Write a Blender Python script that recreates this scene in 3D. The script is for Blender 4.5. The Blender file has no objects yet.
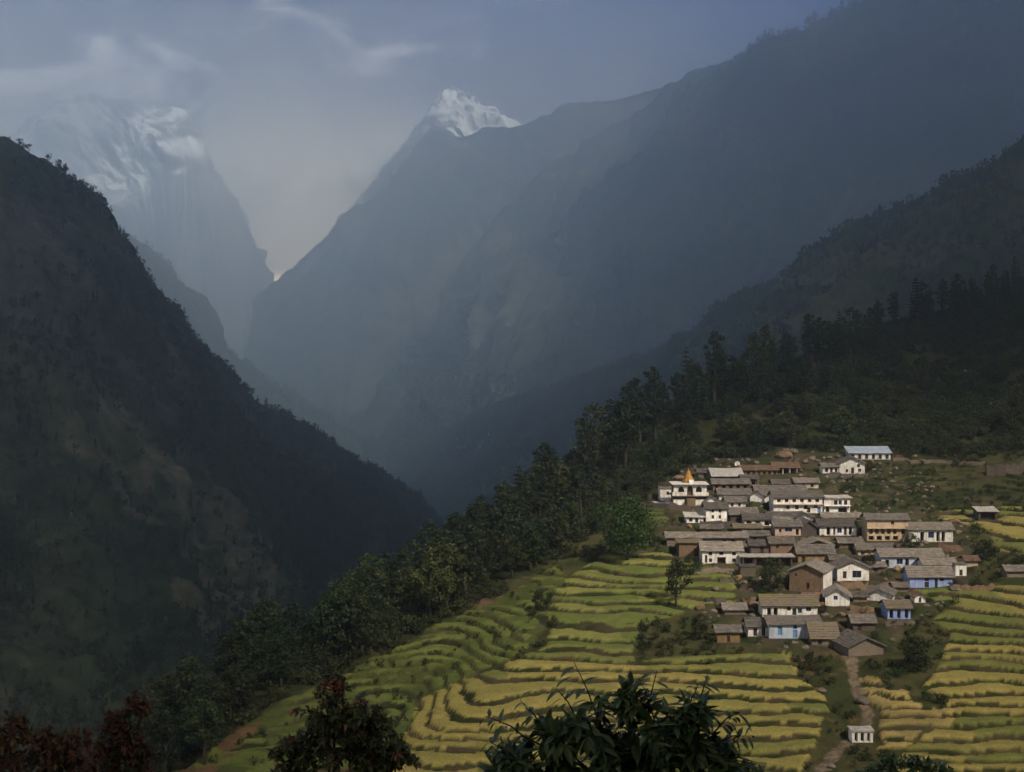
import bpy, bmesh, math, random
import numpy as np
from mathutils import Vector, Matrix
random.seed(7); RNG = np.random.default_rng(7)
S = bpy.context.scene
COL = S.collection
R = math.radians
# ------------------------------------------------------------------ camera, sky, sun, exposure
F, YH, W, HH = 1400.0, 340.0, 1024, 772
PITCH = math.atan((HH / 2 - YH) / F)
cam_d = bpy.data.cameras.new('camera'); cam_d.sensor_width = 36; cam_d.lens = 36 * F / W
cam_d.clip_start = 0.1; cam_d.clip_end = 60000
cam = bpy.data.objects.new('camera', cam_d); COL.objects.link(cam)
cam.location = (0, 0, 0); cam.rotation_euler = (math.pi / 2 - PITCH, 0, 0)
S.camera = cam
SUN_EL, SUN_AZ = 45, 146          # azimuth measured from the view axis, minus = to the left; behind the camera's right shoulder
wd = bpy.data.worlds.new('World'); S.world = wd; wd.use_nodes = True
def build_world():
    nt = wd.node_tree; N = nt.nodes; L = nt.links; N.clear()
    out = N.new('ShaderNodeOutputWorld'); bg = N.new('ShaderNodeBackground'); L.new(bg.outputs[0], out.inputs[0])
    tc = N.new('ShaderNodeTexCoord'); sep = N.new('ShaderNodeSeparateXYZ'); L.new(tc.outputs['Generated'], sep.inputs[0])
    def math_(op, a, b=None, clamp=False):
        m = N.new('ShaderNodeMath'); m.operation = op; m.use_clamp = clamp
        for i, v in enumerate((a, b)):
            if v is None: continue
            if isinstance(v, (int, float)): m.inputs[i].default_value = v
            else: L.new(v, m.inputs[i])
        return m.outputs[0]
    def mapr(v, a, b, c=0., d=1.):
        m = N.new('ShaderNodeMapRange'); m.interpolation_type = 'SMOOTHSTEP'
        L.new(v, m.inputs[0])
        for i, x in enumerate((a, b, c, d)): m.inputs[i + 1].default_value = x
        return m.outputs[0]
    def mix(f, a, b, mode='MIX'):
        m = N.new('ShaderNodeMix'); m.data_type = 'RGBA'; m.blend_type = mode
        if isinstance(f, (int, float)): m.inputs[0].default_value = f
        else: L.new(f, m.inputs[0])
        for i, v in ((6, a), (7, b)):
            if isinstance(v, tuple): m.inputs[i].default_value = (*v, 1)
            else: L.new(v, m.inputs[i])
        return m.outputs[2]
    mp = N.new('ShaderNodeMapping'); mp.inputs['Scale'].default_value = (1, 1, 1.7); L.new(tc.outputs['Generated'], mp.inputs[0])
    no = N.new('ShaderNodeTexNoise'); no.inputs['Scale'].default_value = 7; no.inputs['Detail'].default_value = 7
    no.inputs['Roughness'].default_value = .55; no.inputs['Distortion'].default_value = .5; L.new(mp.outputs[0], no.inputs['Vector'])
    nz = math_('SUBTRACT', no.outputs[0], .5)
    # height in the sky, bent by the clouds
    el = math_('ADD', sep.outputs[2], math_('MULTIPLY', nz, .11))
    rp = N.new('ShaderNodeValToRGB'); L.new(el, rp.inputs[0]); cr = rp.color_ramp
    stops = SKY_STOPS
    while len(cr.elements) < len(stops): cr.elements.new(.5)
    for e, (p, c) in zip(cr.elements, stops): e.position = p; e.color = (*c, 1)
    right = mapr(sep.outputs[0], -.12, .30)
    low = mapr(sep.outputs[2], .30, .55, 1, 0)
    c = mix(math_('MULTIPLY', right, low), rp.outputs[0], SKY_RIGHT)
    n2 = N.new('ShaderNodeTexNoise'); n2.inputs['Scale'].default_value = 13; n2.inputs['Detail'].default_value = 9; n2.inputs['Roughness'].default_value = .62; n2.inputs['Distortion'].default_value = .25
    mp2 = N.new('ShaderNodeMapping'); mp2.inputs['Location'].default_value = (3.1, 1.7, .4); mp2.inputs['Scale'].default_value = (1, 1, 1.9); L.new(tc.outputs['Generated'], mp2.inputs[0]); L.new(mp2.outputs[0], n2.inputs['Vector'])
    cl = math_('MULTIPLY', mapr(n2.outputs[0], .49, .68), mapr(sep.outputs[2], .40, .20)); cl = math_('MULTIPLY', cl, mapr(sep.outputs[0], .16, .03))
    c = mix(cl, c, SKY_CLOUD)
    back = mapr(sep.outputs[1], .15, -.45)
    c = mix(back, c, SKY_BACK)
    c = mix(1., c, mix(mapr(no.outputs[0], .3, .7), (.8, .8, .82), (1.22, 1.2, 1.16)), 'MULTIPLY')
    sky = N.new('ShaderNodeTexSky'); sky.sky_type = 'NISHITA'; sky.sun_disc = False
    sky.sun_elevation = R(SUN_EL); sky.sun_rotation = R(SUN_AZ)
    sk = mix(1., sky.outputs[0], (SKY_NISH,) * 3, 'MULTIPLY')
    L.new(mix(1., c, sk, 'ADD'), bg.inputs[0]); bg.inputs[1].default_value = 1.0
SKY_STOPS = [(0.0, (26., 18.5, 11.)), (.035, (17., 12.2, 7.4)), (.065, (1.3, 1.0, .7)), (.095, (.06, .08, .16)), (.125, (.003, .022, .17)),
             (.40, (.004, .034, .19)), (.75, (.08, .115, .18)), (1.0, (.15, .18, .21))]
SKY_RIGHT = (.004, .055, .25)
SKY_CLOUD = (.85, .82, .82)
SKY_BACK = (.60, .62, .62)
SKY_NISH = .002
build_world()
sl = bpy.data.lights.new('sun', 'SUN'); sl.energy = 5.0; sl.angle = R(3.0); sl.color = (1, .89, .73)
so = bpy.data.objects.new('sun', sl); COL.objects.link(so)
sd = Vector((math.sin(R(SUN_AZ)) * math.cos(R(SUN_EL)), math.cos(R(SUN_AZ)) * math.cos(R(SUN_EL)), math.sin(R(SUN_EL))))
so.rotation_euler = sd.to_track_quat('Z', 'Y').to_euler()
S.view_settings.view_transform = 'Standard'; S.view_settings.look = 'None'
S.view_settings.exposure = 0.62; S.view_settings.gamma = 1.0; S.view_settings.use_curve_mapping = False
S.cycles.use_denoising = True
S.cycles.max_bounces = 7; S.cycles.diffuse_bounces = 2; S.cycles.volume_bounces = 4; S.cycles.transmission_bounces = 3
HAZE_DENSITY, HAZE_G, HAZE_COL = 1 / 4200, .76, (.76, .885, .99)

# ------------------------------------------------------------------ helpers
CT, ST = math.cos(PITCH), math.sin(PITCH)
def P(px, py, d):
    u, v = (px - 512) / F, (386 - py) / F
    s = d / (CT + v * ST)
    return np.array((s * u, d, s * (v * CT - ST)))
def proj(x, y, z):
    dep = y * CT - z * ST; up = y * ST + z * CT
    dep = np.where(np.abs(dep) < 1e-3, 1e-3, dep)
    return 512 + F * x / dep, 386 - F * up / dep, dep
def hash2(ix, iy, seed):
    h = (ix.astype(np.int64) * 374761393 + iy.astype(np.int64) * 668265263 + seed * 974711) & 0xffffffff
    h = ((h ^ (h >> 13)) * 1274126177) & 0xffffffff
    return ((h ^ (h >> 16)) & 0xffffff) / float(0xffffff)
def vnoise(x, y, seed=0):
    ix, iy = np.floor(x), np.floor(y); fx, fy = x - ix, y - iy
    fx = fx * fx * fx * (fx * (fx * 6 - 15) + 10); fy = fy * fy * fy * (fy * (fy * 6 - 15) + 10)
    a, b = hash2(ix, iy, seed), hash2(ix + 1, iy, seed); c, d = hash2(ix, iy + 1, seed), hash2(ix + 1, iy + 1, seed)
    return (a + (b - a) * fx) * (1 - fy) + (c + (d - c) * fx) * fy
def fbm(x, y, oct=5, seed=0, gain=.5, ridged=False):
    t = np.zeros_like(x); a, n = 1., 0.
    for o in range(oct):
        v = vnoise(x + 17.3 * o, y - 9.1 * o, seed + o)
        if ridged: v = 1 - np.abs(2 * v - 1)
        t += a * v; n += a; a *= gain; x = x * 2.03; y = y * 2.03
    return t / n
def sstep(a, b, x):
    t = np.clip((x - a) / (b - a), 0, 1); return t * t * (3 - 2 * t)
def inpoly(px, py, poly):
    px, py = np.asarray(px, float), np.asarray(py, float)
    ins = np.zeros(px.shape, bool); n = len(poly)
    for i in range(n):
        x1, y1 = poly[i]; x2, y2 = poly[(i + 1) % n]
        if y1 == y2: continue
        c = ((y1 > py) != (y2 > py)) & (px < (x2 - x1) * (py - y1) / (y2 - y1) + x1)
        ins ^= c
    return ins
def lin(r, g, b):
    f = lambda c: (c / 255 / 12.92) if c / 255 < .04045 else ((c / 255 + .055) / 1.055) ** 2.4
    return (f(r), f(g), f(b))
def link_mesh(name, verts, faces, mats=None, parent=None, smooth=False, midx=None, loc=None):
    me = bpy.data.meshes.new(name)
    verts = np.asarray(verts, np.float32)
    if isinstance(faces, np.ndarray):
        k = faces.shape[1]; nf = len(faces)
        me.vertices.add(len(verts)); me.vertices.foreach_set('co', verts.ravel())
        me.loops.add(nf * k); me.loops.foreach_set('vertex_index', faces.astype(np.int32).ravel())
        me.polygons.add(nf); me.polygons.foreach_set('loop_start', np.arange(0, nf * k, k, dtype=np.int32))
        me.update(calc_edges=True)
    else:
        me.from_pydata([tuple(map(float, v)) for v in verts], [], faces)
    for m in (mats or []): me.materials.append(m)
    if midx is not None: me.polygons.foreach_set('material_index', np.asarray(midx, np.int32))
    if smooth: me.polygons.foreach_set('use_smooth', np.ones(len(me.polygons), bool))
    me.update()
    o = bpy.data.objects.new(name, me); COL.objects.link(o)
    if parent: o.parent = parent
    if loc is not None: o.location = loc
    return o
def vattr(o, name, arr):
    a = o.data.attributes.new(name, 'FLOAT', 'POINT'); a.data.foreach_set('value', np.asarray(arr, np.float32).ravel())
def cattr(o, name, arr):
    a = o.data.attributes.new(name, 'FLOAT_COLOR', 'POINT')
    a.data.foreach_set('color', np.concatenate([arr, np.ones((len(arr), 1))], 1).astype(np.float32).ravel())
def tag(o, label=None, cat=None, group=None, kind=None):
    if label: o['label'] = label
    if cat: o['category'] = cat
    if group: o['group'] = group
    if kind: o['kind'] = kind
    return o
def empty(name, loc, rz=0, label=None, cat=None, group=None):
    o = bpy.data.objects.new(name, None); COL.objects.link(o); o.location = loc; o.rotation_euler = (0, 0, rz)
    o.empty_display_size = .3
    return tag(o, label, cat, group)
class MB:
    def __init__(s): s.v = []; s.f = []
    def add(s, v, f):
        n = len(s.v); s.v += [tuple(p) for p in v]; s.f += [tuple(i + n for i in q) for q in f]
    def box(s, x0, x1, y0, y1, z0, z1):
        s.add([(x0, y0, z0), (x1, y0, z0), (x1, y1, z0), (x0, y1, z0), (x0, y0, z1), (x1, y0, z1), (x1, y1, z1), (x0, y1, z1)],
              [(3, 2, 1, 0), (4, 5, 6, 7), (0, 1, 5, 4), (1, 2, 6, 5), (2, 3, 7, 6), (3, 0, 4, 7)])
    def quad(s, a, b, c, d): s.add([a, b, c, d], [(0, 1, 2, 3)])
    def tube(s, pts, rads, n=7):
        pts = [Vector(p) for p in pts]; rings = []
        for i, p in enumerate(pts):
            t = (pts[min(i + 1, len(pts) - 1)] - pts[max(i - 1, 0)]).normalized()
            u = t.orthogonal().normalized() if i == 0 else (u - t * u.dot(t)).normalized()
            w = t.cross(u)
            rings.append([p + (u * math.cos(2 * math.pi * k / n) + w * math.sin(2 * math.pi * k / n)) * rads[i] for k in range(n)])
        v = [q for r in rings for q in r]; f = []
        for i in range(len(pts) - 1):
            for k in range(n): f.append((i * n + k, i * n + (k + 1) % n, (i + 1) * n + (k + 1) % n, (i + 1) * n + k))
        f.append(tuple(range(n - 1, -1, -1))); f.append(tuple((len(pts) - 1) * n + k for k in range(n)))
        s.add(v, f)
    def build(s, name, mat, parent=None, smooth=False, loc=None):
        return link_mesh(name, np.array(s.v), s.f, [mat], parent, smooth, loc=loc)

# ------------------------------------------------------------------ materials
def new_mat(name):
    m = bpy.data.materials.new(name); m.use_nodes = True; nt = m.node_tree
    b = nt.nodes['Principled BSDF']; b.inputs['Specular IOR Level'].default_value = .2
    return m, nt, nt.nodes, nt.links, b
def nmix(N, L, f, a, b, mode='MIX'):
    m = N.new('ShaderNodeMix'); m.data_type = 'RGBA'; m.blend_type = mode
    if isinstance(f, (int, float)): m.inputs[0].default_value = f
    else: L.new(f, m.inputs[0])
    for i, v in ((6, a), (7, b)):
        if isinstance(v, tuple): m.inputs[i].default_value = (*v, 1)
        else: L.new(v, m.inputs[i])
    return m.outputs[2]
def noise_out(N, L, vec, scale, detail=4, rough=.55, lo=.35, hi=.65):
    n = N.new('ShaderNodeTexNoise'); n.inputs['Scale'].default_value = scale; n.inputs['Detail'].default_value = detail
    n.inputs['Roughness'].default_value = rough; L.new(vec, n.inputs['Vector'])
    r = N.new('ShaderNodeMapRange'); L.new(n.outputs[0], r.inputs[0]); r.inputs[1].default_value = lo; r.inputs[2].default_value = hi
    return r.outputs[0]
def mat_noise(name, c1, c2, scale=1., rough=.9, c3=None, s3=.3, lo3=.55, hi3=.62, bump=0., bscale=8., bdist=.05, world=False, rnd=0., metallic=0.):
    m, nt, N, L, b = new_mat(name)
    if world: g = N.new('ShaderNodeNewGeometry'); vec = g.outputs['Position']
    else: t = N.new('ShaderNodeTexCoord'); vec = t.outputs['Object']
    c = nmix(N, L, noise_out(N, L, vec, scale), c1, c2)
    if c3: c = nmix(N, L, noise_out(N, L, vec, s3, 6, .6, lo3, hi3), c, c3)
    if rnd:
        oi = N.new('ShaderNodeObjectInfo'); hs = N.new('ShaderNodeHueSaturation')
        mr = N.new('ShaderNodeMapRange'); L.new(oi.outputs['Random'], mr.inputs[0]); mr.inputs[3].default_value = 1 - rnd; mr.inputs[4].default_value = 1 + rnd
        L.new(mr.outputs[0], hs.inputs['Value']); L.new(c, hs.inputs['Color'])
        mr2 = N.new('ShaderNodeMapRange'); m7 = N.new('ShaderNodeMath'); m7.operation = 'FRACT'
        m8 = N.new('ShaderNodeMath'); m8.operation = 'MULTIPLY'; m8.inputs[1].default_value = 7.31; L.new(oi.outputs['Random'], m8.inputs[0]); L.new(m8.outputs[0], m7.inputs[0])
        L.new(m7.outputs[0], mr2.inputs[0]); mr2.inputs[3].default_value = .5 - rnd * .09; mr2.inputs[4].default_value = .5 + rnd * .05; L.new(mr2.outputs[0], hs.inputs['Hue'])
        c = hs.outputs[0]
    L.new(c, b.inputs['Base Color']); b.inputs['Roughness'].default_value = rough; b.inputs['Metallic'].default_value = metallic
    if bump:
        bn = N.new('ShaderNodeBump'); bn.inputs['Strength'].default_value = bump; bn.inputs['Distance'].default_value = bdist
        L.new(noise_out(N, L, vec, bscale, 5, .6, 0, 1), bn.inputs['Height']); L.new(bn.outputs[0], b.inputs['Normal'])
    return m
def streaks(key, dirt):
    nt = M[key].node_tree; N, L = nt.nodes, nt.links; b = N['Principled BSDF']; src = b.inputs['Base Color'].links[0].from_socket
    t = N.new('ShaderNodeTexCoord'); mp = N.new('ShaderNodeMapping'); mp.inputs['Scale'].default_value = (2.6, 2.6, .45); L.new(t.outputs['Object'], mp.inputs[0])
    oi = N.new('ShaderNodeObjectInfo'); ad = N.new('ShaderNodeVectorMath'); ad.operation = 'MULTIPLY_ADD'; ad.inputs[1].default_value = (40, 23, 31); L.new(oi.outputs['Random'], ad.inputs[0]); L.new(mp.outputs[0], ad.inputs[2])
    f = noise_out(N, L, ad.outputs[0], .8, 6, .65, .46, .72)
    hs = N.new('ShaderNodeHueSaturation'); mr = N.new('ShaderNodeMapRange'); L.new(oi.outputs['Random'], mr.inputs[0]); mr.inputs[3].default_value = .80; mr.inputs[4].default_value = 1.08
    L.new(mr.outputs[0], hs.inputs['Value']); L.new(nmix(N, L, f, src, dirt), hs.inputs['Color']); L.new(hs.outputs[0], b.inputs['Base Color'])
def mat_leaf(name, c1, c2, rough=.6, rnd=.3, trans=.25, c3=None, scale=.5, s3=.9, spec=.2):
    m = mat_noise(name, c1, c2, scale, rough, c3=c3, s3=s3, rnd=rnd)
    nt = m.node_tree; N, L = nt.nodes, nt.links; b = N['Principled BSDF']; b.inputs['Specular IOR Level'].default_value = spec
    src = b.inputs['Base Color'].links[0].from_socket
    tr = N.new('ShaderNodeBsdfTranslucent'); L.new(src, tr.inputs[0]); mx = N.new('ShaderNodeMixShader'); mx.inputs[0].default_value = trans
    out = N['Material Output']; L.new(b.outputs[0], mx.inputs[1]); L.new(tr.outputs[0], mx.inputs[2]); L.new(mx.outputs[0], out.inputs[0])
    return m
def mat_stone(name, c1, c2, mortar, sx=2.2, sz=5.):
    m, nt, N, L, b = new_mat(name)
    t = N.new('ShaderNodeTexCoord'); mp = N.new('ShaderNodeMapping'); mp.inputs['Scale'].default_value = (sx, sx, sz); L.new(t.outputs['Object'], mp.inputs[0])
    v = N.new('ShaderNodeTexVoronoi'); v.feature = 'F1'; L.new(mp.outputs[0], v.inputs['Vector']); v.inputs['Scale'].default_value = 1
    e = N.new('ShaderNodeTexVoronoi'); e.feature = 'DISTANCE_TO_EDGE'; L.new(mp.outputs[0], e.inputs['Vector']); e.inputs['Scale'].default_value = 1
    s = N.new('ShaderNodeSeparateColor'); L.new(v.outputs['Color'], s.inputs[0])
    c = nmix(N, L, s.outputs[0], c1, c2)
    r = N.new('ShaderNodeMapRange'); L.new(e.outputs[0], r.inputs[0]); r.inputs[1].default_value = .0; r.inputs[2].default_value = .08
    c = nmix(N, L, r.outputs[0], mortar, c)
    c = nmix(N, L, noise_out(N, L, t.outputs['Object'], .7, 5, .6, .35, .7), c, tuple(x * .62 for x in c1))
    oi = N.new('ShaderNodeObjectInfo'); hs = N.new('ShaderNodeHueSaturation'); mr = N.new('ShaderNodeMapRange'); L.new(oi.outputs['Random'], mr.inputs[0]); mr.inputs[3].default_value = .68; mr.inputs[4].default_value = 1.3
    L.new(mr.outputs[0], hs.inputs['Value']); L.new(c, hs.inputs['Color']); c = hs.outputs[0]
    L.new(c, b.inputs['Base Color']); b.inputs['Roughness'].default_value = .9
    bn = N.new('ShaderNodeBump'); bn.inputs['Strength'].default_value = .5; bn.inputs['Distance'].default_value = .05; L.new(r.outputs[0], bn.inputs['Height']); L.new(bn.outputs[0], b.inputs['Normal'])
    return m
M = {}
M['white'] = mat_noise('whitewash', (.76, .72, .68), (.64, .60, .56), 1.2, .85, c3=(.30, .24, .19), s3=.75, lo3=.55, hi3=.78, bump=.2)
M['cream'] = mat_noise('cream_plaster', (.45, .335, .225), (.36, .265, .175), 1.2, .85, c3=(.28, .2, .14), s3=.9, lo3=.58, hi3=.75)
M['pink'] = mat_noise('pinkish_plaster', (.40, .29, .23), (.30, .21, .16), 1.5, .9, c3=(.55, .48, .42), s3=.7, lo3=.5, hi3=.7)
M['blue'] = mat_noise('blue_wash', (.20, .27, .52), (.27, .34, .58), 1.2, .85, c3=(.42, .44, .55), s3=.9, lo3=.55, hi3=.7)
M['paleblue'] = mat_noise('pale_blue_wash', (.50, .54, .64), (.42, .48, .60), 1.2, .85, c3=(.36, .36, .38), s3=.8, lo3=.58, hi3=.75)
M['ochre'] = mat_noise('ochre_clay', (.24, .15, .06), (.19, .115, .05), 1.5, .9, c3=(.2, .12, .07), s3=.8, lo3=.55, hi3=.7, bump=.3)
M['clay'] = mat_noise('brown_clay', (.21, .135, .085), (.155, .095, .06), 1.6, .92, c3=(.26, .17, .08), s3=.8, lo3=.55, hi3=.7, bump=.3)
M['stone'] = mat_stone('dry_stone', (.20, .155, .12), (.11, .085, .07), (.06, .048, .04))
M['darkstone'] = mat_stone('dark_stone', (.12, .095, .08), (.07, .055, .048), (.035, .03, .026))
M['slate'] = mat_stone('slate_roof', (.165, .142, .125), (.062, .054, .049), (.045, .038, .034), 1.6, 1.6)
M['slatelight'] = mat_stone('light_slate_roof', (.235, .20, .172), (.10, .086, .074), (.06, .05, .042), 1.6, 1.6)
M['slatemoss'] = mat_noise('mossy_slate_roof', (.17, .13, .10), (.10, .08, .065), 2.2, .9, c3=(.12, .11, .035), s3=.7, lo3=.5, hi3=.62, bump=.5)
M['tin'] = mat_noise('tin_sheet', (.50, .48, .46), (.40, .37, .34), .9, .45, c3=(.27, .21, .16), s3=.7, lo3=.58, hi3=.72, metallic=.2)
M['bluetin'] = mat_noise('blue_tin_sheet', (.36, .41, .48), (.28, .33, .40), .9, .45, c3=(.20, .2, .2), s3=.7, lo3=.6, hi3=.75, metallic=.2)
M['rust'] = mat_noise('rust_sheet', (.135, .082, .058), (.095, .062, .046), 1.4, .8, c3=(.24, .14, .08), s3=.8)
M['wood'] = mat_noise('dark_wood', (.045, .03, .022), (.03, .021, .016), 3, .8)
M['wood2'] = mat_noise('brown_wood', (.11, .065, .04), (.075, .045, .03), 3, .8)
M['bluewood'] = mat_noise('blue_painted_wood', (.10, .19, .36), (.13, .24, .42), 3, .7)
M['glass'] = mat_noise('dark_pane', (.018, .019, .022), (.012, .013, .015), 3, .25)
M['gold'] = mat_noise('golden_spire', (.34, .17, .035), (.27, .125, .03), 2, .55, c3=(.22, .10, .03), s3=1.2)
M['bark'] = mat_noise('bark', (.055, .042, .032), (.03, .024, .019), 3, .95, bump=.6, bscale=10)
M['barkpale'] = mat_noise('pale_bark', (.11, .095, .08), (.06, .05, .04), 3, .95)
M['leaf_a'] = mat_leaf('dark_foliage', (.012, .022, .007), (.026, .038, .011), rnd=.45)
M['leaf_b'] = mat_leaf('olive_foliage', (.020, .030, .008), (.038, .045, .013), rnd=.45)
M['leaf_c'] = mat_leaf('needle_foliage', (.009, .016, .008), (.018, .026, .012), rnd=.4)
M['leaf_bright'] = mat_leaf('green_foliage', (.022, .046, .010), (.036, .062, .015), rnd=.12)
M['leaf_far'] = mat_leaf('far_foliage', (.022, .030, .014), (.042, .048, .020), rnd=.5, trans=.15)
M['leaf_shrub'] = mat_leaf('shrub_foliage', (.016, .025, .008), (.034, .042, .013), rnd=.5)
M['leaf_fg'] = mat_leaf('glossy_leaf', (.048, .085, .026), (.095, .140, .048), rough=.38, rnd=.1, trans=.12, scale=9, spec=.45)
M['leaf_red'] = mat_leaf('reddish_leaf', (.21, .088, .05), (.12, .062, .036), rough=.5, rnd=.2, trans=.2, c3=(.055, .072, .024), s3=2.8)
M['leaf_red2'] = mat_leaf('dark_red_green_leaf', (.045, .062, .022), (.075, .09, .03), rough=.45, rnd=.2, trans=.15, c3=(.24, .095, .055), s3=2.6)
for key_, dirt_ in (('white', (.34, .28, .22)), ('cream', (.2, .14, .1)), ('paleblue', (.32, .31, .32)), ('blue', (.16, .17, .24)), ('clay', (.09, .065, .05)), ('ochre', (.1, .07, .045)), ('tin', (.2, .15, .11))): streaks(key_, dirt_)
def mat_vcol(name, fine=3.0, amp=.35, bump=.4, bdist=.25):
    m, nt, N, L, b = new_mat(name)
    a = N.new('ShaderNodeAttribute'); a.attribute_name = 'col'; g = N.new('ShaderNodeNewGeometry')
    n1 = noise_out(N, L, g.outputs['Position'], fine, 6, .65, .3, .7)
    n2 = noise_out(N, L, g.outputs['Position'], fine * .12, 4, .6, .3, .7)
    c = nmix(N, L, 1., a.outputs['Color'], nmix(N, L, n1, (1 - amp,) * 3, (1 + amp,) * 3), 'MULTIPLY')
    c = nmix(N, L, 1., c, nmix(N, L, n2, (.82, .84, .80), (1.16, 1.13, 1.12)), 'MULTIPLY')
    L.new(c, b.inputs['Base Color']); b.inputs['Roughness'].default_value = .95; b.inputs['Specular IOR Level'].default_value = .05
    bn = N.new('ShaderNodeBump'); bn.inputs['Strength'].default_value = bump; bn.inputs['Distance'].default_value = bdist
    L.new(noise_out(N, L, g.outputs['Position'], fine * .8, 6, .7, 0, 1), bn.inputs['Height']); L.new(bn.outputs[0], b.inputs['Normal'])
    return m
M['ground'] = mat_vcol('hillside_ground')
M['mountain'] = mat_vcol('mountain_ground', .09, .45, .6, 4)
M['farmountain'] = mat_vcol('far_mountain_ground', .012, .3, .5, 15)
M['alp'] = mat_vcol('alpine_ground', .006, .25, .5, 30)

# ------------------------------------------------------------------ near hillside: smooth height from control points
crest = [(100, 812, 204), (175, 768, 220), (300, 680, 252), (400, 622, 284), (480, 572, 322), (540, 528, 358), (590, 484, 395),
         (650, 440, 432), (700, 406, 462), (800, 368, 510), (900, 328, 562), (1024, 294, 615), (1180, 248, 690)]
ctl = [P(*c) for c in crest]
face = [(175, 780, 211), (300, 692, 238), (400, 646, 264), (480, 606, 288), (560, 564, 312), (600, 545, 326), (640, 520, 346), (655, 497, 366),
        (690, 640, 263), (790, 645, 258), (900, 640, 258), (700, 570, 302), (800, 575, 298), (950, 580, 294), (700, 512, 343), (800, 512, 345), (850, 512, 345),
        (950, 540, 322), (690, 486, 372), (760, 473, 387), (860, 460, 396), (1000, 465, 392), (1000, 515, 350), (1024, 600, 276), (1000, 680, 242),
        (1024, 772, 212), (700, 772, 212), (600, 700, 236), (560, 640, 264), (560, 600, 286), (640, 600, 285), (640, 570, 302), (520, 700, 237), (500, 772, 213), (400, 720, 238), (380, 690, 252), (430, 670, 262), (450, 640, 274), (505, 640, 264), (470, 690, 240), (440, 722, 226), (330, 725, 232), (300, 750, 222), (360, 772, 212), (280, 772, 211),
        (830, 772, 210), (840, 700, 236), (905, 700, 232), (780, 700, 235), (900, 400, 470), (1024, 400, 480), (780, 430, 430), (690, 450, 425)]
ctl += [P(*c) for c in face]
ctl = [tuple(c) for c in ctl]
for c in crest:   # the far side of the spur falls away
    a = P(*c)
    dx, dy = (-.75, .66)
    for t in (22, 60, 130):
        ctl.append((a[0] + dx * t, a[1] + dy * t, a[2] - .12 * min(t, 22) - .62 * max(0, t - 22) - (.1 * t if t > 20 else 0)))
ctl += [(0, -8, -1.2), (0, 0, -1.8), (-25, 0, -4), (25, 0, -1), (0, 20, -10.4), (0, 60, -29), (0, 110, -49), (0, 155, -63), (60, 150, -60), (-50, 150, -74), (40, 60, -30), (40, 110, -46),
        (-40, 60, -36), (-60, 110, -60), (110, 150, -44), (120, 60, -10), (0, -60, 25), (120, -60, 40), (-90, -40, 0), (-120, 60, -70), (-130, 140, -100), (150, 240, -36), (190, 330, -18), (190, 430, -5),
        (260, 150, 10), (280, 300, 25), (280, 500, 30), (-250, 100, -190), (-260, 250, -230), (-200, 400, -240), (-130, 550, -240), (-20, 650, -220), (100, 760, -190), (250, 860, -120), (340, 700, 40)]
C = np.array(ctl); SC = 100.
def tps_fit(C):
    n = len(C); xy = C[:, :2] / SC
    r2 = ((xy[:, None] - xy[None]) ** 2).sum(-1)
    K = np.where(r2 > 0, .5 * r2 * np.log(np.maximum(r2, 1e-12)), 0) + np.eye(n) * .002
    Pm = np.concatenate([np.ones((n, 1)), xy], 1)
    A = np.block([[K, Pm], [Pm.T, np.zeros((3, 3))]])
    return np.linalg.solve(A, np.concatenate([C[:, 2], np.zeros(3)])), xy
TW, TXY = tps_fit(C)
def H0(x, y):
    x, y = np.asarray(x, float), np.asarray(y, float); sh = x.shape
    q = np.stack([x.ravel(), y.ravel()], 1) / SC; out = np.empty(len(q))
    for i in range(0, len(q), 40000):
        qq = q[i:i + 40000]; r2 = ((qq[:, None] - TXY[None]) ** 2).sum(-1)
        out[i:i + 40000] = (.5 * r2 * np.log(np.maximum(r2, 1e-12))) @ TW[:-3] + TW[-3] + qq @ TW[-2:]
    return out.reshape(sh)
def axis(a, b, c, d, coarse, fine):
    return np.concatenate([np.arange(a, b, coarse), np.arange(b, c, fine), np.arange(c, d + .1, coarse)])
XS = axis(-300, -78, 158, 330, 3.5, .5); YS = axis(-60, 176, 412, 880, 3.5, .5)
GX, GY = np.meshgrid(XS, YS)
# height on a coarse lattice, then bilinear: the spline is smooth
def bil(xs, ys, Z, x, y):
    x = np.clip(x, xs[0], xs[-1] - 1e-6); y = np.clip(y, ys[0], ys[-1] - 1e-6)
    i = np.clip(np.searchsorted(xs, x, 'right') - 1, 0, len(xs) - 2); j = np.clip(np.searchsorted(ys, y, 'right') - 1, 0, len(ys) - 2)
    fx = (x - xs[i]) / (xs[i + 1] - xs[i]); fy = (y - ys[j]) / (ys[j + 1] - ys[j])
    return (Z[j, i] * (1 - fx) + Z[j, i + 1] * fx) * (1 - fy) + (Z[j + 1, i] * (1 - fx) + Z[j + 1, i + 1] * fx) * fy
cx_, cy_ = np.arange(-305, 336, 5.), np.arange(-65, 886, 5.)
CX, CY = np.meshgrid(cx_, cy_); CZ = H0(CX, CY)
def catmull_up(cx, cy, Z, X, Y):      # bicubic read of the lattice
    i = np.clip(((X - cx[0]) / 5).astype(int), 1, len(cx) - 3); j = np.clip(((Y - cy[0]) / 5).astype(int), 1, len(cy) - 3)
    fx = (X - cx[i]) / 5; fy = (Y - cy[j]) / 5
    def wts(t): return [.5 * (-t + 2 * t * t - t ** 3), .5 * (2 - 5 * t * t + 3 * t ** 3), .5 * (t + 4 * t * t - 3 * t ** 3), .5 * (-t * t + t ** 3)]
    wx, wy = wts(fx), wts(fy); out = 0
    for b in range(4):
        row = 0
        for a in range(4): row = row + wx[a] * Z[j + b - 1, i + a - 1]
        out = out + wy[b] * row
    return out
Hs = catmull_up(cx_, cy_, CZ, GX, GY)
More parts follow.
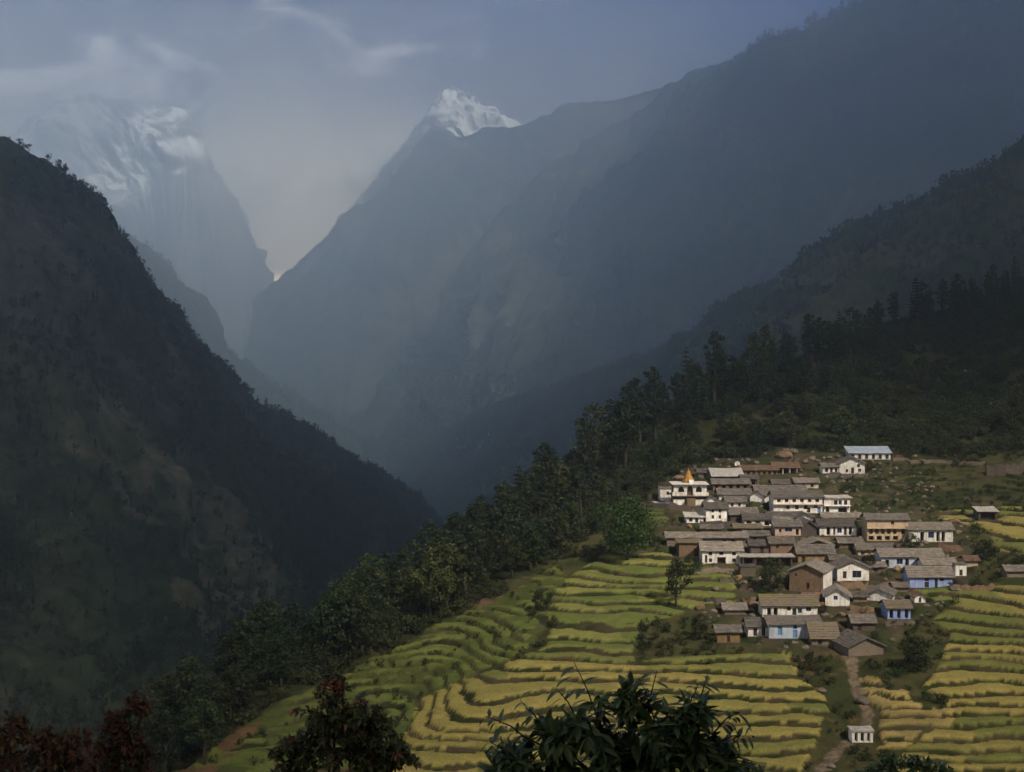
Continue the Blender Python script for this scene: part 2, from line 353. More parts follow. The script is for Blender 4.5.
PX, PY, PD = proj(GX, GY, Hs); vis = GY > 120
def zone(poly, soft=6, seed=3):
    wx = (fbm(GX / 9, GY / 9, 3, seed) - .5) * 2 * soft; wy = (fbm(GX / 9, GY / 9, 3, seed + 50) - .5) * 2 * soft
    return inpoly(PX + wx, PY + wy, poly) & vis
NOSE = [(150, 790), (300, 694), (400, 648), (490, 603), (556, 566), (566, 590), (548, 625), (520, 655), (480, 672), (420, 700), (385, 790)]
F2 = [(558, 585), (610, 556), (668, 556), (735, 578), (735, 605), (690, 612), (640, 628), (633, 655), (545, 660)]
F2B = [(380, 790), (420, 702), (480, 676), (548, 648), (632, 650), (640, 668), (700, 668), (700, 790)]
F3 = [(640, 664), (690, 657), (790, 657), (800, 680), (822, 700), (828, 715), (800, 772), (795, 790), (560, 790), (600, 700)]
F4 = [(985, 588), (1040, 585), (1040, 790), (870, 790), (905, 752), (960, 715), (925, 690), (950, 640), (930, 622), (955, 604)]
F5 = [(858, 676), (880, 678), (884, 692), (905, 690), (912, 705), (940, 712), (952, 703), (958, 718), (945, 735), (930, 728), (908, 748), (880, 750), (874, 738), (882, 720), (868, 700)]
F6 = [(905, 592), (1000, 592), (1000, 604), (905, 604)]
F7 = [(940, 512), (1040, 508), (1040, 560), (1000, 552), (985, 530), (940, 522)]
F8 = [(640, 508), (668, 512), (664, 530), (640, 528)]
UP = [(840, 466), (1040, 462), (1040, 512), (930, 520), (870, 505), (840, 490)]
zN, z2, z2b, z3, z4, z5, z6, z7, z8, zU = [zone(p, s, i * 7 + 3) for i, (p, s) in enumerate(((NOSE, 5), (F2, 4), (F2B, 5), (F3, 4), (F4, 5), (F5, 5), (F6, 2), (F7, 3), (F8, 3), (UP, 6)))]
field = zN | z2 | z2b | z3 | z4 | z5 | z6 | z7 | z8
VILL = [(645, 500), (690, 465), (790, 450), (900, 455), (960, 520), (985, 560), (960, 600), (915, 625), (890, 660), (720, 650), (690, 610), (750, 585), (660, 560)]
zV = zone(VILL, 5, 99)
FEDGE = [(60, 830), (175, 772), (300, 690), (400, 645), (490, 598), (560, 558), (640, 512), (655, 485), (700, 468), (790, 450), (900, 455), (1060, 452), (1060, 200), (60, 500)]
zF = zone(FEDGE, 4, 71) | (GY > 400)
# terraces: step the height inside the fields
warp = (fbm(GX / 30, GY / 20, 3, 21) - .5) * 1.7 + (fbm(GX / 10, GY / 7, 3, 25) - .5) * .62
STEP = .90
ter = field | zU
q = (Hs + warp) / STEP; k = np.floor(q); t = q - k
small = (fbm(GX / 3.0, GY / 3.0, 3, 31) - .5)
crop = field & (t > .22)
top = (k + sstep(.02, .24, t) * .92 + .08 * t) * STEP - warp * 1.0
hgt = hash2(k, np.floor(GX / 40.), 5)
canopy = np.where(crop, (.30 + .16 * hgt) * np.minimum(sstep(.22, .34, t), sstep(1.0, .93, t) * .5 + .5) , 0)
Hg = np.where(ter, top, Hs)
# soften where terraces begin
from_edge = ter.astype(float)
for _ in range(2):
    p = np.pad(from_edge, 2, mode='edge')
    from_edge = sum(p[2 + a:p.shape[0] - 2 + a, 2 + b:p.shape[1] - 2 + b] for a in (-2, 0, 2) for b in (-2, 0, 2)) / 9
Hg = Hs * (1 - from_edge) + top * from_edge
Hg = Hg + canopy * 1.0 + np.where(crop, small * .16 + (RNG.random(GX.shape) - .5) * .16, 0)
scr = (~ter) & (GY > 60)
Hg = Hg + np.where(scr, (fbm(GX / 5, GY / 5, 4, 61) - .5) * 1.3, 0)
# village: broad rough steps between the houses
vq = Hs / 2.0; vk = np.floor(vq); vt = vq - vk
Hg = np.where(zV & ~ter, (vk + sstep(.0, .25, vt) * .7 + .3 * vt) * 2.0 + small * .35, Hg)
# footpath, dug slightly into the slope
path_px = [(846, 646), (851, 664), (855, 684), (861, 700), (868, 714), (864, 730), (846, 744), (832, 756), (820, 775)]
def ground_hit(px, py, grid=None):
    Z = Hs if grid is None else grid
    d = np.linspace(150, 700, 2200); u, v = (px - 512) / F, (386 - py) / F
    s = d / (CT + v * ST); x = s * u; z = s * (v * CT - ST)
    g = bil(XS, YS, Z, x, d); i = np.argmax(z < g)
    return np.array((x[i], d[i], g[i]))
pw = np.array([ground_hit(*p) for p in path_px])
pd = np.full(GX.shape, 1e9)
for a, b in zip(pw[:-1], pw[1:]):
    ab = b[:2] - a[:2]; tt = np.clip(((GX - a[0]) * ab[0] + (GY - a[1]) * ab[1]) / (ab @ ab), 0, 1)
    pd = np.minimum(pd, np.hypot(GX - a[0] - tt * ab[0], GY - a[1] - tt * ab[1]))
pd = pd + (fbm(GX / 2, GY / 2, 3, 77) - .5) * 1.3
zP = pd < .95
Hg = np.where(pd < 2.2, Hg * sstep(1., 2.2, pd) + (Hs - .15 + small * .25) * (1 - sstep(1., 2.2, pd)), Hg)
Hpre = Hg.copy()

# ------------------------------------------------------------------ houses
def grid_slab(x0, x1, A, B, thick, nx, ny, jit, lift=.0, axis_x=True):
    """a roof slope of overlapping courses from eave line A=(y,z) to ridge B=(y,z), along x"""
    v = []; f = []
    L_ = math.hypot(B[0] - A[0], B[1] - A[1]); nrm = (-(B[1] - A[1]) / L_, (B[0] - A[0]) / L_)
    if nrm[1] < 0: nrm = (-nrm[0], -nrm[1])
    rows = []
    for j in range(ny):
        for e in (0, 1):
            rows.append(((j + e) / ny, (.06 if e == 0 else .0)))
    n = len(rows)
    for (s, up) in rows:
        for i in range(nx + 1):
            jj = random.uniform(-jit, jit); x = x0 + (x1 - x0) * i / nx
            sag = -.10 * math.sin(math.pi * i / nx) * (s)
            y = A[0] + (B[0] - A[0]) * s + nrm[0] * (up + jj); z = A[1] + (B[1] - A[1]) * s + nrm[1] * (up + jj) + sag
            if s == 0: y += random.uniform(-.07, .07) * (1 if A[0] < B[0] else -1)
            v.append((x, y, z) if axis_x else (y, x, z))
    m = len(v)
    for (s, up) in (rows[0], rows[-1]):
        for i in range(nx + 1):
            x = x0 + (x1 - x0) * i / nx; sag = -.10 * math.sin(math.pi * i / nx) * s
            y = A[0] + (B[0] - A[0]) * s - nrm[0] * thick; z = A[1] + (B[1] - A[1]) * s - nrm[1] * thick + sag
            v.append((x, y, z) if axis_x else (y, x, z))
    for j in range(n - 1):
        for i in range(nx): f.append((j * (nx + 1) + i, j * (nx + 1) + i + 1, (j + 1) * (nx + 1) + i + 1, (j + 1) * (nx + 1) + i))
    for i in range(nx):
        f.append((i + 1, i, m + i, m + i + 1)); f.append((m + i + 1, m + i, m + nx + 1 + i, m + nx + 2 + i))
    f.append((0,) + tuple(j * (nx + 1) for j in range(1, n)) + (m + nx + 1, m))
    f.append(tuple(j * (nx + 1) + nx for j in range(n - 1, -1, -1)) + (m + nx, m + 2 * nx + 1))
    return v, f
def wall_with_openings(mb, w, h, ops):
    xs = sorted({0., w} | {o[0] for o in ops} | {o[1] for o in ops}); zs = sorted({0., h} | {o[2] for o in ops} | {o[3] for o in ops})
    for i in range(len(xs) - 1):
        for j in range(len(zs) - 1):
            cx, cz = (xs[i] + xs[i + 1]) / 2, (zs[j] + zs[j + 1]) / 2
            if any(o[0] < cx < o[1] and o[2] < cz < o[3] for o in ops): continue
            mb.quad((xs[i], 0, zs[j]), (xs[i + 1], 0, zs[j]), (xs[i + 1], 0, zs[j + 1]), (xs[i], 0, zs[j + 1]))
    for (a, b, c, d, dep) in [o[:5] for o in ops]:
        mb.quad((a, 0, c), (a, dep, c), (a, dep, d), (a, 0, d)); mb.quad((b, dep, c), (b, 0, c), (b, 0, d), (b, dep, d))
        mb.quad((a, 0, d), (a, dep, d), (b, dep, d), (b, 0, d)); mb.quad((a, dep, c), (a, 0, c), (b, 0, c), (b, dep, c))
        mb.quad((a, dep, c), (b, dep, c), (b, dep, d), (a, dep, d))
def window_part(root, a, b, c, d, dep, fm, pm, shutter=False):
    f = MB(); t = .07; y0, y1 = dep - .14, dep - .05
    f.box(a, a + t, y0, y1, c, d); f.box(b - t, b, y0, y1, c, d); f.box(a + t, b - t, y0, y1, c, c + t); f.box(a + t, b - t, y0, y1, d - t, d)
    f.box((a + b) / 2 - .025, (a + b) / 2 + .025, y0, y1, c + t, d - t)
    o = f.build('window', fm, root)
    p = MB(); y = dep - .08; p.box(a + t, (a + b) / 2 - .025, y, y + .02, c + t, d - t); p.box((a + b) / 2 + .025, b - t, y, y + .02, c + t, d - t)
    p.build('pane', pm, o)
def door_or_shade_panel(root, a, b, c, d, dep, m):
    f = MB(); n = max(2, int((b - a) / .3)); s = (b - a) / n
    for i in range(n): f.box(a + i * s + .01, a + (i + 1) * s - .01, dep - .09 + (i % 2) * .012, dep - .02, c + .01, d - .02)
    f.box(a + .012, b - .012, dep - .13, dep - .095, c + (d - c) * .25, c + (d - c) * .25 + .12); f.box(a + .012, b - .012, dep - .13, dep - .095, c + (d - c) * .75, c + (d - c) * .75 + .12)
    f.build('door', m, root)  # also closes the deep open bays, where dark planks stand for inner shade
PADS = []
def house(name, label, cx, by, wpx, hpx, roof='eave', wall='white', rmat='slate', rise=None, D=5.2, yaw=0, op='', ov=.5, floor2=None, band=None, dz=0., side=None, group=None, hit=None, sidewall=None, cat='house', balcony=None, posts=None, found=2.6, pitch=.42):
    """op: tokens like 'w.3,.6,.8,.9' = kind, centre fraction, bottom fraction, width m, height m"""
    p = ground_hit(cx, by, Hs) if hit is None else np.array(hit)
    d = p[1]; m = d / F; w, h = wpx * m, hpx * m
    root = empty(name, (p[0], p[1], p[2] + dz), R(yaw), label, cat, group)
    W2 = w / 2
    ops = []; todo = []
    for tok in op.split():
        kd = tok[0]; a, b, c, e = [float(x) for x in tok[1:].split(',')]
        x0, x1 = a * w - c / 2, a * w + c / 2; z0 = max(b * h, .02); z1 = min(z0 + e, h - .08)
        x0 = max(x0, .12); x1 = min(x1, w - .12)
        dep = {'w': .22, 'b': .22, 'd': .25, 'D': .25, 'o': 1.1, 'u': .25}[kd]
        ops.append((x0, x1, z0, z1, dep)); todo.append((kd, x0, x1, z0, z1, dep))
    mb = MB(); wall_with_openings(mb, w, h, ops)
    mb.quad((w, 0, 0), (w, D, 0), (w, D, h), (w, 0, h)); mb.quad((0, D, 0), (0, 0, 0), (0, 0, h), (0, D, h)); mb.quad((w, D, 0), (0, D, 0), (0, D, h), (w, D, h))
    rs = rise if rise is not None else (pitch * D / 2 if roof == 'eave' else pitch * w / 2)
    if roof == 'eave':
        for x, s in ((0, 1), (w, -1)): mb.add([(x, 0, h), (x, D, h), (x, D / 2, h + rs)], [(0, 2, 1) if s > 0 else (0, 1, 2)])
    elif roof == 'gable':
        mb.add([(0, 0, h), (w, 0, h), (w / 2, 0, h + rs)], [(0, 1, 2)]); mb.add([(0, D, h), (w, D, h), (w / 2, D, h + rs)], [(0, 2, 1)])
    elif roof == 'shed':
        mb.add([(0, 0, h), (0, D, h), (0, D, h + rs)], [(0, 2, 1)]); mb.add([(w, 0, h), (w, D, h), (w, D, h + rs)], [(0, 1, 2)])
        mb.quad((w, D, h), (0, D, h), (0, D, h + rs), (w, D, h + rs))
    mb.v = [(x - W2, y, z) for x, y, z in mb.v]
    wo = mb.build('wall', M[wall], root)
    if sidewall:      # a differently washed long side, standing 3 mm proud
        sb = MB(); sb.box(W2 + .003, W2 + .05, .02, D - .02, .02, h - .03); sb.build('side_wall', M[sidewall], root)
    if found:
        fb = MB(); fb.box(-W2 - .18, W2 + .18, -.22, D + .1, -found, -.004); fb.build('foundation', M['darkstone'], root)
    nx = max(6, int(w / .7)); rm = M[rmat]; th = .16 if 'tin' not in rmat else .05; jit = .035 if 'tin' not in rmat else .008
    rb = MB()
    if roof == 'eave':
        k_ = rs / (D / 2)
        rb.add(*grid_slab(-W2 - ov, W2 + ov, (-ov, h - ov * k_ + .05), (D / 2 + .03, h + rs + .07), th, nx, 7, jit)); rb.add(*grid_slab(-W2 - ov, W2 + ov, (D + ov, h - ov * k_ + .05), (D / 2 - .03, h + rs + .05), th, nx, 7, jit))
    elif roof == 'gable':
        k_ = rs / W2; ny = max(6, int(D / .7))
        rb.add(*grid_slab(-ov, D + ov, (-W2 - ov, h - ov * k_ + .05), (.03, h + rs + .07), th, ny, 7, jit, axis_x=False)); rb.add(*grid_slab(-ov, D + ov, (W2 + ov, h - ov * k_ + .05), (-.03, h + rs + .05), th, ny, 7, jit, axis_x=False))
    elif roof == 'shed':
        k_ = rs / D
        rb.add(*grid_slab(-W2 - ov, W2 + ov, (-ov, h - ov * k_ + .06), (D + .2, h + rs * 1.02 + .06), th, nx, 9, jit))
    elif roof == 'flat':
        rb.add(*grid_slab(-W2 - ov, W2 + ov, (-ov, h + .17), (D + .1, h + .3), .16, nx, 5, jit * .6))
    rb.build('roof', rm, root)
    for (kd, a, b, c, e, dep) in todo:
        a -= W2; b -= W2
        if kd in 'wb': window_part(root, a, b, c, e, dep, M['bluewood' if kd == 'b' else 'wood2'], M['glass'])
        elif kd == 'u': door_or_shade_panel(root, a, b, c, e, dep, M['bluewood'])
        elif kd in 'dD': door_or_shade_panel(root, a, b, c, e, dep, M['wood' if kd == 'd' else 'wood2'])
        elif kd == 'o': door_or_shade_panel(root, a, b, c, e, dep, M['wood'])  # open bay: dark panel set far back in place of the shade inside
    if floor2:        # string course / balcony slab between the storeys
        bb = MB(); z = floor2 * h; bb.box(-W2 - .1, W2 + .1, -.75 if balcony else -.25, -.004, z - .1, z + .06); bb.build('balcony' if balcony else 'ledge', M[balcony or 'wood2'], root)
    if posts:
        n, pm, out = posts
        for i in range(n):
            x = -W2 + .15 + (w - .3) * i / (n - 1)
            pb = MB(); pb.tube([(x, -out, 0), (x, -out, h - .12)], [.13, .1], 6); pb.build('post', M[pm], root)
    c_, s_ = math.cos(R(yaw)), math.sin(R(yaw))
    PADS.append((p[0], p[1], c_, s_, W2 + .5, -.7, D + .5, p[2] + dz - .05))
    return root
def row(kd, n, z, w, h, a=0., b=1.): return ' '.join('%s%.3f,%.2f,%.2f,%.2f' % (kd, a + (b - a) * (i + .5) / n, z, w, h) for i in range(n))
HOUSES = [
 # upper edge of the village
 ('tin_roofed_house', 'long low house under a blue-grey tin roof above the village', dict(cx=870, by=459.5, wpx=41, hpx=6.5, roof='shed', rmat='bluetin', rise=1.5, wall='white', op=row('d', 6, .05, .9, 1.3), D=5)),
 ('white_house', 'white gabled house with small dark windows at the upper village edge', dict(cx=852, by=474, wpx=25, hpx=11, roof='gable', rise=1.6, op='w.75,.62,.8,.8 w.3,.15,.7,.8 w.8,.2,.8,.8 d.52,.02,.8,1.7', yaw=-8, D=7)),
 ('white_annex', 'small white cottage joined to the left of the gabled white house at the upper edge', dict(cx=830.5, by=474, wpx=16, hpx=7.5, roof='eave', rmat='slatelight', op='w.25,.25,.8,1.0 d.55,.02,.7,1.5 w.85,.25,.7,1', D=4)),
 ('ochre_house', 'long ochre house with a rusty brown roof at the top of the village', dict(cx=759, by=476.5, wpx=37, hpx=7, wall='ochre', rmat='rust', op=row('w', 7, .2, .8, 1.1), D=5)),
 ('pillared_house', 'dark brown house with white pillars beside the long ochre house', dict(cx=786, by=474, wpx=22, hpx=7.5, wall='clay', rmat='rust', op='o.2,.05,1.3,1.6 o.5,.05,1.3,1.6 o.8,.05,1.3,1.6', posts=(4, 'white', .5), ov=.9, D=5)),
 ('tin_roofed_house', 'house under a pale worn tin roof right of the golden temple spire', dict(cx=728, by=481, wpx=30, hpx=5, roof='shed', rmat='tin', rise=1.6, wall='darkstone', op='d.3,.05,.8,1.2 d.7,.05,.8,1.2', D=6)),
 ('stone_hut', 'small rough stone hut just behind the temple spire to the right', dict(cx=705, by=478, wpx=14, hpx=6, wall='stone', rmat='slate', op='d.5,.05,.8,1.3', D=4)),
 ('brick_house', 'reddish brown house with a row of dark windows under the pale tin roof', dict(cx=731, by=491, wpx=36, hpx=7.5, wall='clay', rmat='slate', op=row('o', 5, .05, .9, 1.5), D=5)),
 ('stone_house', 'brown house with two pale pillars below the long ochre house', dict(cx=750, by=486, wpx=16, hpx=7.5, wall='clay', rmat='slate', op='o.28,.05,1,1.5 o.72,.05,1,1.5', posts=(3, 'stone', .4), D=4)),
 ('stone_house', 'pinkish house under a light buff slate roof at the upper right of the village', dict(cx=807, by=489.5, wpx=23, hpx=7.5, wall='pink', rmat='slatelight', op='o.35,.05,1,1.5 w.72,.3,.8,.9', D=4.5)),
 ('stone_house', 'low house with a grey roof left of the light buff slate roof', dict(cx=784, by=488, wpx=22, hpx=4.5, wall='darkstone', rmat='slate', D=4.5)),
 ('stone_house', 'long low building under the wide grey roof behind the long two-storey house', dict(cx=781, by=497, wpx=50, hpx=6, wall='stone', rmat='slate', D=6)),
 ('white_house', 'house with a plain white end gable left of the long two-storey house', dict(cx=757, by=503, wpx=14, hpx=8, roof='gable', rise=1.1, yaw=-22, D=6, rmat='slate')),
 ('two_storey_house', 'long two-storey house with white upper and lower windowed walls in the upper village', dict(cx=798, by=513, wpx=49, hpx=16.5, op=row('w', 6, .66, .9, .8, .03, .97) + ' ' + row('w', 3, .22, .9, 1.1, .2, .75) + ' b.86,.3,.9,1.0 d.72,.02,.8,1.3 u.93,.02,.8,1.3', floor2=.53, balcony='cream', D=6)),
 ('flat_roofed_house', 'pale flat-roofed house with a low wide opening beside the long two-storey house', dict(cx=837, by=513, wpx=26, hpx=15, roof='flat', rmat='tin', op='o.14,.05,.9,1.5 w.45,.55,.9,1.1 b.62,.55,.8,1.1 w.83,.55,.8,1.1 o.72,.03,2.2,1.2', floor2=.5, balcony='white', D=5, sidewall=None)),
 ('white_house', 'white house with two small windows right of the tall four-window house', dict(cx=736, by=509, wpx=19, hpx=7.5, op='w.3,.3,.6,.9 w.68,.3,.6,.9', rmat='slate', D=5)),
 ('stone_house', 'house with a broad grey roof behind the two-window house', dict(cx=735, by=500, wpx=32, hpx=6, wall='white', rmat='slate', D=5.5, op='d.8,.05,.8,1.3')),
 ('white_house', 'tall white house with four small square windows in the left of the village', dict(cx=716.5, by=521.5, wpx=21, hpx=13.5, op='w.32,.66,.6,.75 w.66,.66,.6,.75 w.32,.2,.6,.85 w.66,.2,.6,.85', rmat='slate', rise=1.2, D=4.5)),
 ('white_house', 'white gable top peeping above the roof of the tall four-window house', dict(cx=712, by=507, wpx=13, hpx=6, roof='gable', rise=1.3, rmat='slatelight', D=5)),
 ('lean_to_shed', 'small white shed with a pale sloping lean-to roof left of the tall four-window house', dict(cx=695, by=523, wpx=17, hpx=6, roof='shed', rmat='tin', rise=.7, op='w.25,.2,.8,.8 d.6,.02,.7,1.1', D=4, cat='shed')),
 ('stone_house', 'stone house with a plain grey roof right of the tall four-window house', dict(cx=744, by=521, wpx=27, hpx=7, wall='darkstone', rmat='slate', D=6, op='d.3,.02,.8,1.4')),
 ('stone_house', 'low house with a whitewashed strip under its eave in the middle of the village', dict(cx=758, by=526, wpx=27, hpx=7, wall='white', rmat='slate', D=5, op=row('o', 3, .02, 1.2, 1.1))),
 ('stone_house', 'house of bare stone with a grey roof under the long two-storey house', dict(cx=785, by=522, wpx=33, hpx=5, wall='darkstone', rmat='slate', D=5)),
 ('white_house', 'small whitewashed house half hidden above the dark stone gable', dict(cx=805, by=524, wpx=17, hpx=7, roof='gable', rise=.9, rmat='slate', D=4, op='d.6,.02,.8,1.2')),
 ('clay_house', 'pinkish clay house with one wide blue window below the two-storey row', dict(cx=788, by=536, wpx=26, hpx=10, wall='pink', rmat='slate', op='w.2,.35,.6,.8 b.52,.4,1.7,.9 o.86,.05,.7,1.4', D=5)),
 ('stone_house', 'dark stone house turning its gable to the valley left of the white columned house', dict(cx=809, by=536, wpx=15, hpx=10, roof='gable', rise=1.3, wall='darkstone', rmat='slate', D=7)),
 ('columned_house', 'house with broad white wall panels between dark openings in the middle of the village', dict(cx=838, by=535.5, wpx=37, hpx=10, op='o.24,.02,.9,1.9 o.4,.02,.5,1.9 b.54,.25,1.1,1.2 o.70,.02,.6,1.9 o.84,.02,.8,1.9', rmat='slate', D=6)),
 ('stone_house', 'low roof of weathered brown slate behind the white panelled house', dict(cx=842, by=521, wpx=38, hpx=4, wall='stone', rmat='slatelight', D=4)),
 ('stone_house', 'long low stone house under a narrow grey roof on the left side of the village', dict(cx=707, by=546, wpx=80, hpx=9, wall='stone', rmat='slatelight', rise=.9, D=4.5, op='d.15,.02,.8,1.4 d.72,.02,.8,1.4 o.83,.02,1,1.4')),
 ('clay_house', 'flat-topped brown clay house left of the white house with a blue-lintel door', dict(cx=690.5, by=557, wpx=23, hpx=14, roof='flat', wall='clay', rmat='slatemoss', D=5, op='d.75,.02,.8,1.6')),
 ('white_house', 'white two-storey house with a dark central door, lower left of the village', dict(cx=722, by=564.5, wpx=40, hpx=14.5, op='w.21,.62,.8,.8 w.48,.64,.9,.8 w.8,.62,.8,.8 w.21,.15,.7,.8 o.49,.02,1.9,1.5 w.8,.15,.8,.8 d.1,.1,.5,1.7', rmat='slatelight', D=5, rise=1.5)),
 ('veranda_shed', 'long open shed with a thin pale slab roof right of the white five-window house', dict(cx=767, by=567, wpx=50, hpx=10, roof='flat', wall='darkstone', rmat='tin', D=3.5, op=row('o', 4, .05, 1.9, 1.5), posts=(5, 'wood2', .35), cat='shed', ov=.6)),
 ('stone_house', 'brown stone house with a grey roof above the left part of the long slab-roofed shed', dict(cx=760, by=554, wpx=19, hpx=9, wall='stone', rmat='slate', op='d.6,.02,.8,1.5', D=4)),
 ('clay_house', 'taller brown clay house above the right part of the long slab-roofed shed', dict(cx=782, by=554.5, wpx=23, hpx=12, wall='clay', rmat='slatelight', op='w.3,.5,.7,.8', D=4.5)),
 ('stone_hut', 'square stone block hut at the foot of the long slab-roofed shed', dict(cx=748, by=576, wpx=15, hpx=9, roof='flat', wall='stone', rmat='slate', D=3, ov=.15)),
 ('ochre_house', 'house with a mossy yellow wall below a shallow stone-edged gable', dict(cx=816, by=563, wpx=36, hpx=10, wall='ochre', rmat='slate', D=5, rise=1.6, op='d.15,.02,.8,1.3')),
 ('stone_house', 'shallow front gable with stone slab edges behind the mossy yellow wall', dict(cx=818, by=551, wpx=30, hpx=6, roof='gable', rise=1.1, wall='darkstone', rmat='slatelight', D=5)),
 ('clay_house', 'big brown gable-fronted house with a white columned side, centre of the lower village', dict(cx=806, by=592, wpx=34, hpx=21, roof='gable', rise=1.5, wall='clay', rmat='slatelight', yaw=-26, D=8, sidewall='white', op='w.2,.72,.6,.6 d.55,.15,.7,1.2')),
 ('white_house', 'white gabled house with a large blue window, centre right of the lower village', dict(cx=853, by=581.5, wpx=32, hpx=14, roof='gable', rise=1.4, op='d.24,.2,.8,1.5 b.62,.25,1.9,1.5', rmat='slate', D=6)),
 ('white_house', 'small white gabled house with one blue window below the big brown gable', dict(cx=837.5, by=607.5, wpx=24, hpx=12, roof='gable', rise=1.4, op='b.42,.62,.8,.9', rmat='slatelight', D=6, yaw=-10)),
 ('two_storey_house', 'house in three colours, brown then white then blue, in the lower village', dict(cx=790, by=617, wpx=55, hpx=12.5, op='o.12,.1,.8,1.5 o.24,.1,.8,1.5 w.48,.5,.7,.8 d.58,.02,.8,1.6 b.68,.3,.8,1.0 b.84,.45,1,.8', rmat='slatemoss', D=5, rise=1.6)),
 ('white_house', 'long whitewashed house with blue doors and shutters at the lower edge of the village', dict(cx=795, by=638.5, wpx=52, hpx=15, wall='paleblue', op='u.21,.2,.8,1.8 b.5,.62,.7,.8 u.5,.02,.8,1.5 u.8,.2,.8,1.8', roof='shed', rise=.9, rmat='slatelight', D=3.6)),
 ('white_house', 'low white house with two dark doorways left of the blue-shuttered long house', dict(cx=760, by=636.5, wpx=24, hpx=11, op='d.3,.02,.7,1.5 d.65,.02,.7,1.6 o.9,.02,.4,1.6', rmat='slate', D=4.5, rise=1.1)),
 ('stone_hut', 'small ochre stone hut left of the low white house', dict(cx=728.5, by=643, wpx=23, hpx=11.5, wall='ochre', rmat='slate', D=4, op='d.5,.02,.6,1.2', rise=.9)),
 ('stone_hut', 'tumbled stone hut with a rounded roof above the ochre hut', dict(cx=735, by=614.5, wpx=21, hpx=6, wall='stone', rmat='slatelight', D=4)),
 ('stone_house', 'house with a mossy brown roof right of the blue-shuttered long house', dict(cx=825, by=645, wpx=26, hpx=8, wall='stone', rmat='slatemoss', D=6, rise=2.2, op='d.3,.02,.7,1.1')),
 ('stone_house', 'broad brown stone house with a low gable where the footpath leaves the village', dict(cx=866, by=656, wpx=38, hpx=10, roof='gable', rise=1.5, wall='stone', rmat='slate', D=7, yaw=12)),
 ('stone_hut', 'small grey roofed hut behind the low gable of the broad stone house', dict(cx=864, by=631, wpx=22, hpx=9, wall='darkstone', rmat='slatelight', D=5, op='d.3,.02,.7,1.2')),
 ('white_house', 'low white rounded-gable house in the right of the lower village', dict(cx=879, by=601, wpx=26, hpx=7, roof='gable', rise=1.0, rmat='slate', D=6, yaw=-20, sidewall='white')),
 ('blue_house', 'small pale blue house with dark posts and a mossy roof', dict(cx=899, by=619, wpx=23, hpx=12, wall='blue', rmat='slatemoss', op=row('o', 3, .05, .7, 1.7), D=5)),
 ('blue_house', 'bright blue house with white lower panels on the right side of the village', dict(cx=931, by=588, wpx=43, hpx=12, wall='blue', rmat='slatelight', op='w.4,.55,.9,.8 w.75,.55,.9,.8 d.4,.02,.9,1.2 d.62,.02,.6,1.9', D=5, rise=1.7)),
 ('white_house', 'white house with a brown slate roof directly behind the bright blue house', dict(cx=940, by=575, wpx=32, hpx=11, rmat='slatelight', op='w.3,.55,.9,.7 w.65,.55,.9,.7', D=5)),
 ('white_hut', 'plain white cubic hut at the right end behind the bright blue house', dict(cx=961, by=576, wpx=11, hpx=11, roof='flat', rmat='slatelight', D=3, ov=.15, op='d.5,.02,.7,1.3')),
 ('stone_hut', 'tiny pale stone hut at the far right end of the houses behind the blue one', dict(cx=972, by=567, wpx=12, hpx=7, wall='pink', rmat='rust', D=3.5)),
 ('long_house', 'long house with blue and white walls under one brown roof, right side of the village', dict(cx=912, by=568, wpx=62, hpx=12, wall='paleblue', rmat='slatelight', op='o.1,.05,.8,1.6 b.3,.3,1.3,1.2 o.42,.05,.8,1.8 o.62,.02,.7,1.9 o.74,.02,.9,1.9 w.9,.5,.9,.8', D=6)),
 ('cream_house', 'cream two-storey house with a wooden balcony near the right end of the village', dict(cx=887.5, by=541, wpx=41, hpx=22, wall='cream', rmat='slate', op=row('D', 5, .3, .8, 1.4, .02, .75) + ' w.62,.74,.7,.8 d.88,.3,.9,1.5 ' + row('o', 4, .02, 1.2, 1.0, .0, .8), floor2=.58, balcony='cream', D=5)),
 ('columned_house', 'house with white columns and a stone left end at the right edge of the village', dict(cx=931, by=542, wpx=44, hpx=13, op='o.3,.02,.9,2.2 b.5,.3,1.3,1.4 o.66,.02,.8,2.2 o.78,.02,.8,2.2', rmat='slatelight', D=6)),
 ('stone_house', 'house with a plain buff roof below the cream house with the balcony', dict(cx=875, by=555, wpx=34, hpx=6, wall='cream', rmat='slatelight', D=5, op='w.12,.2,.6,.6')),
 ('stone_hut', 'tiny hut with two white door panels below the bright blue house', dict(cx=920, by=603, wpx=11, hpx=7, roof='gable', rise=.7, rmat='rust', D=3, op='d.5,.02,.5,1.0')),
 ('open_shed', 'open field shed with a pale tin roof in the terraces right of the village', dict(cx=988, by=520.5, wpx=19, hpx=9, roof='shed', rmat='tin', rise=.8, wall='darkstone', op='o.5,.02,3.6,1.7', D=4, cat='shed', ov=.4)),
 ('stone_hut', 'low stone hut at the right edge of the picture beyond the blue house', dict(cx=1017, by=577, wpx=20, hpx=7, wall='stone', rmat='slatelight', D=4)),
 ('field_hut', 'small white flat-roofed hut with three dark openings beside the footpath in the fields', dict(cx=862.5, by=743, wpx=21, hpx=11, roof='flat', rmat='tin', op='o.2,.05,.5,1.4 o.5,.05,.6,1.4 o.8,.05,.5,1.4', D=2.4, ov=.2, cat='hut')),
]
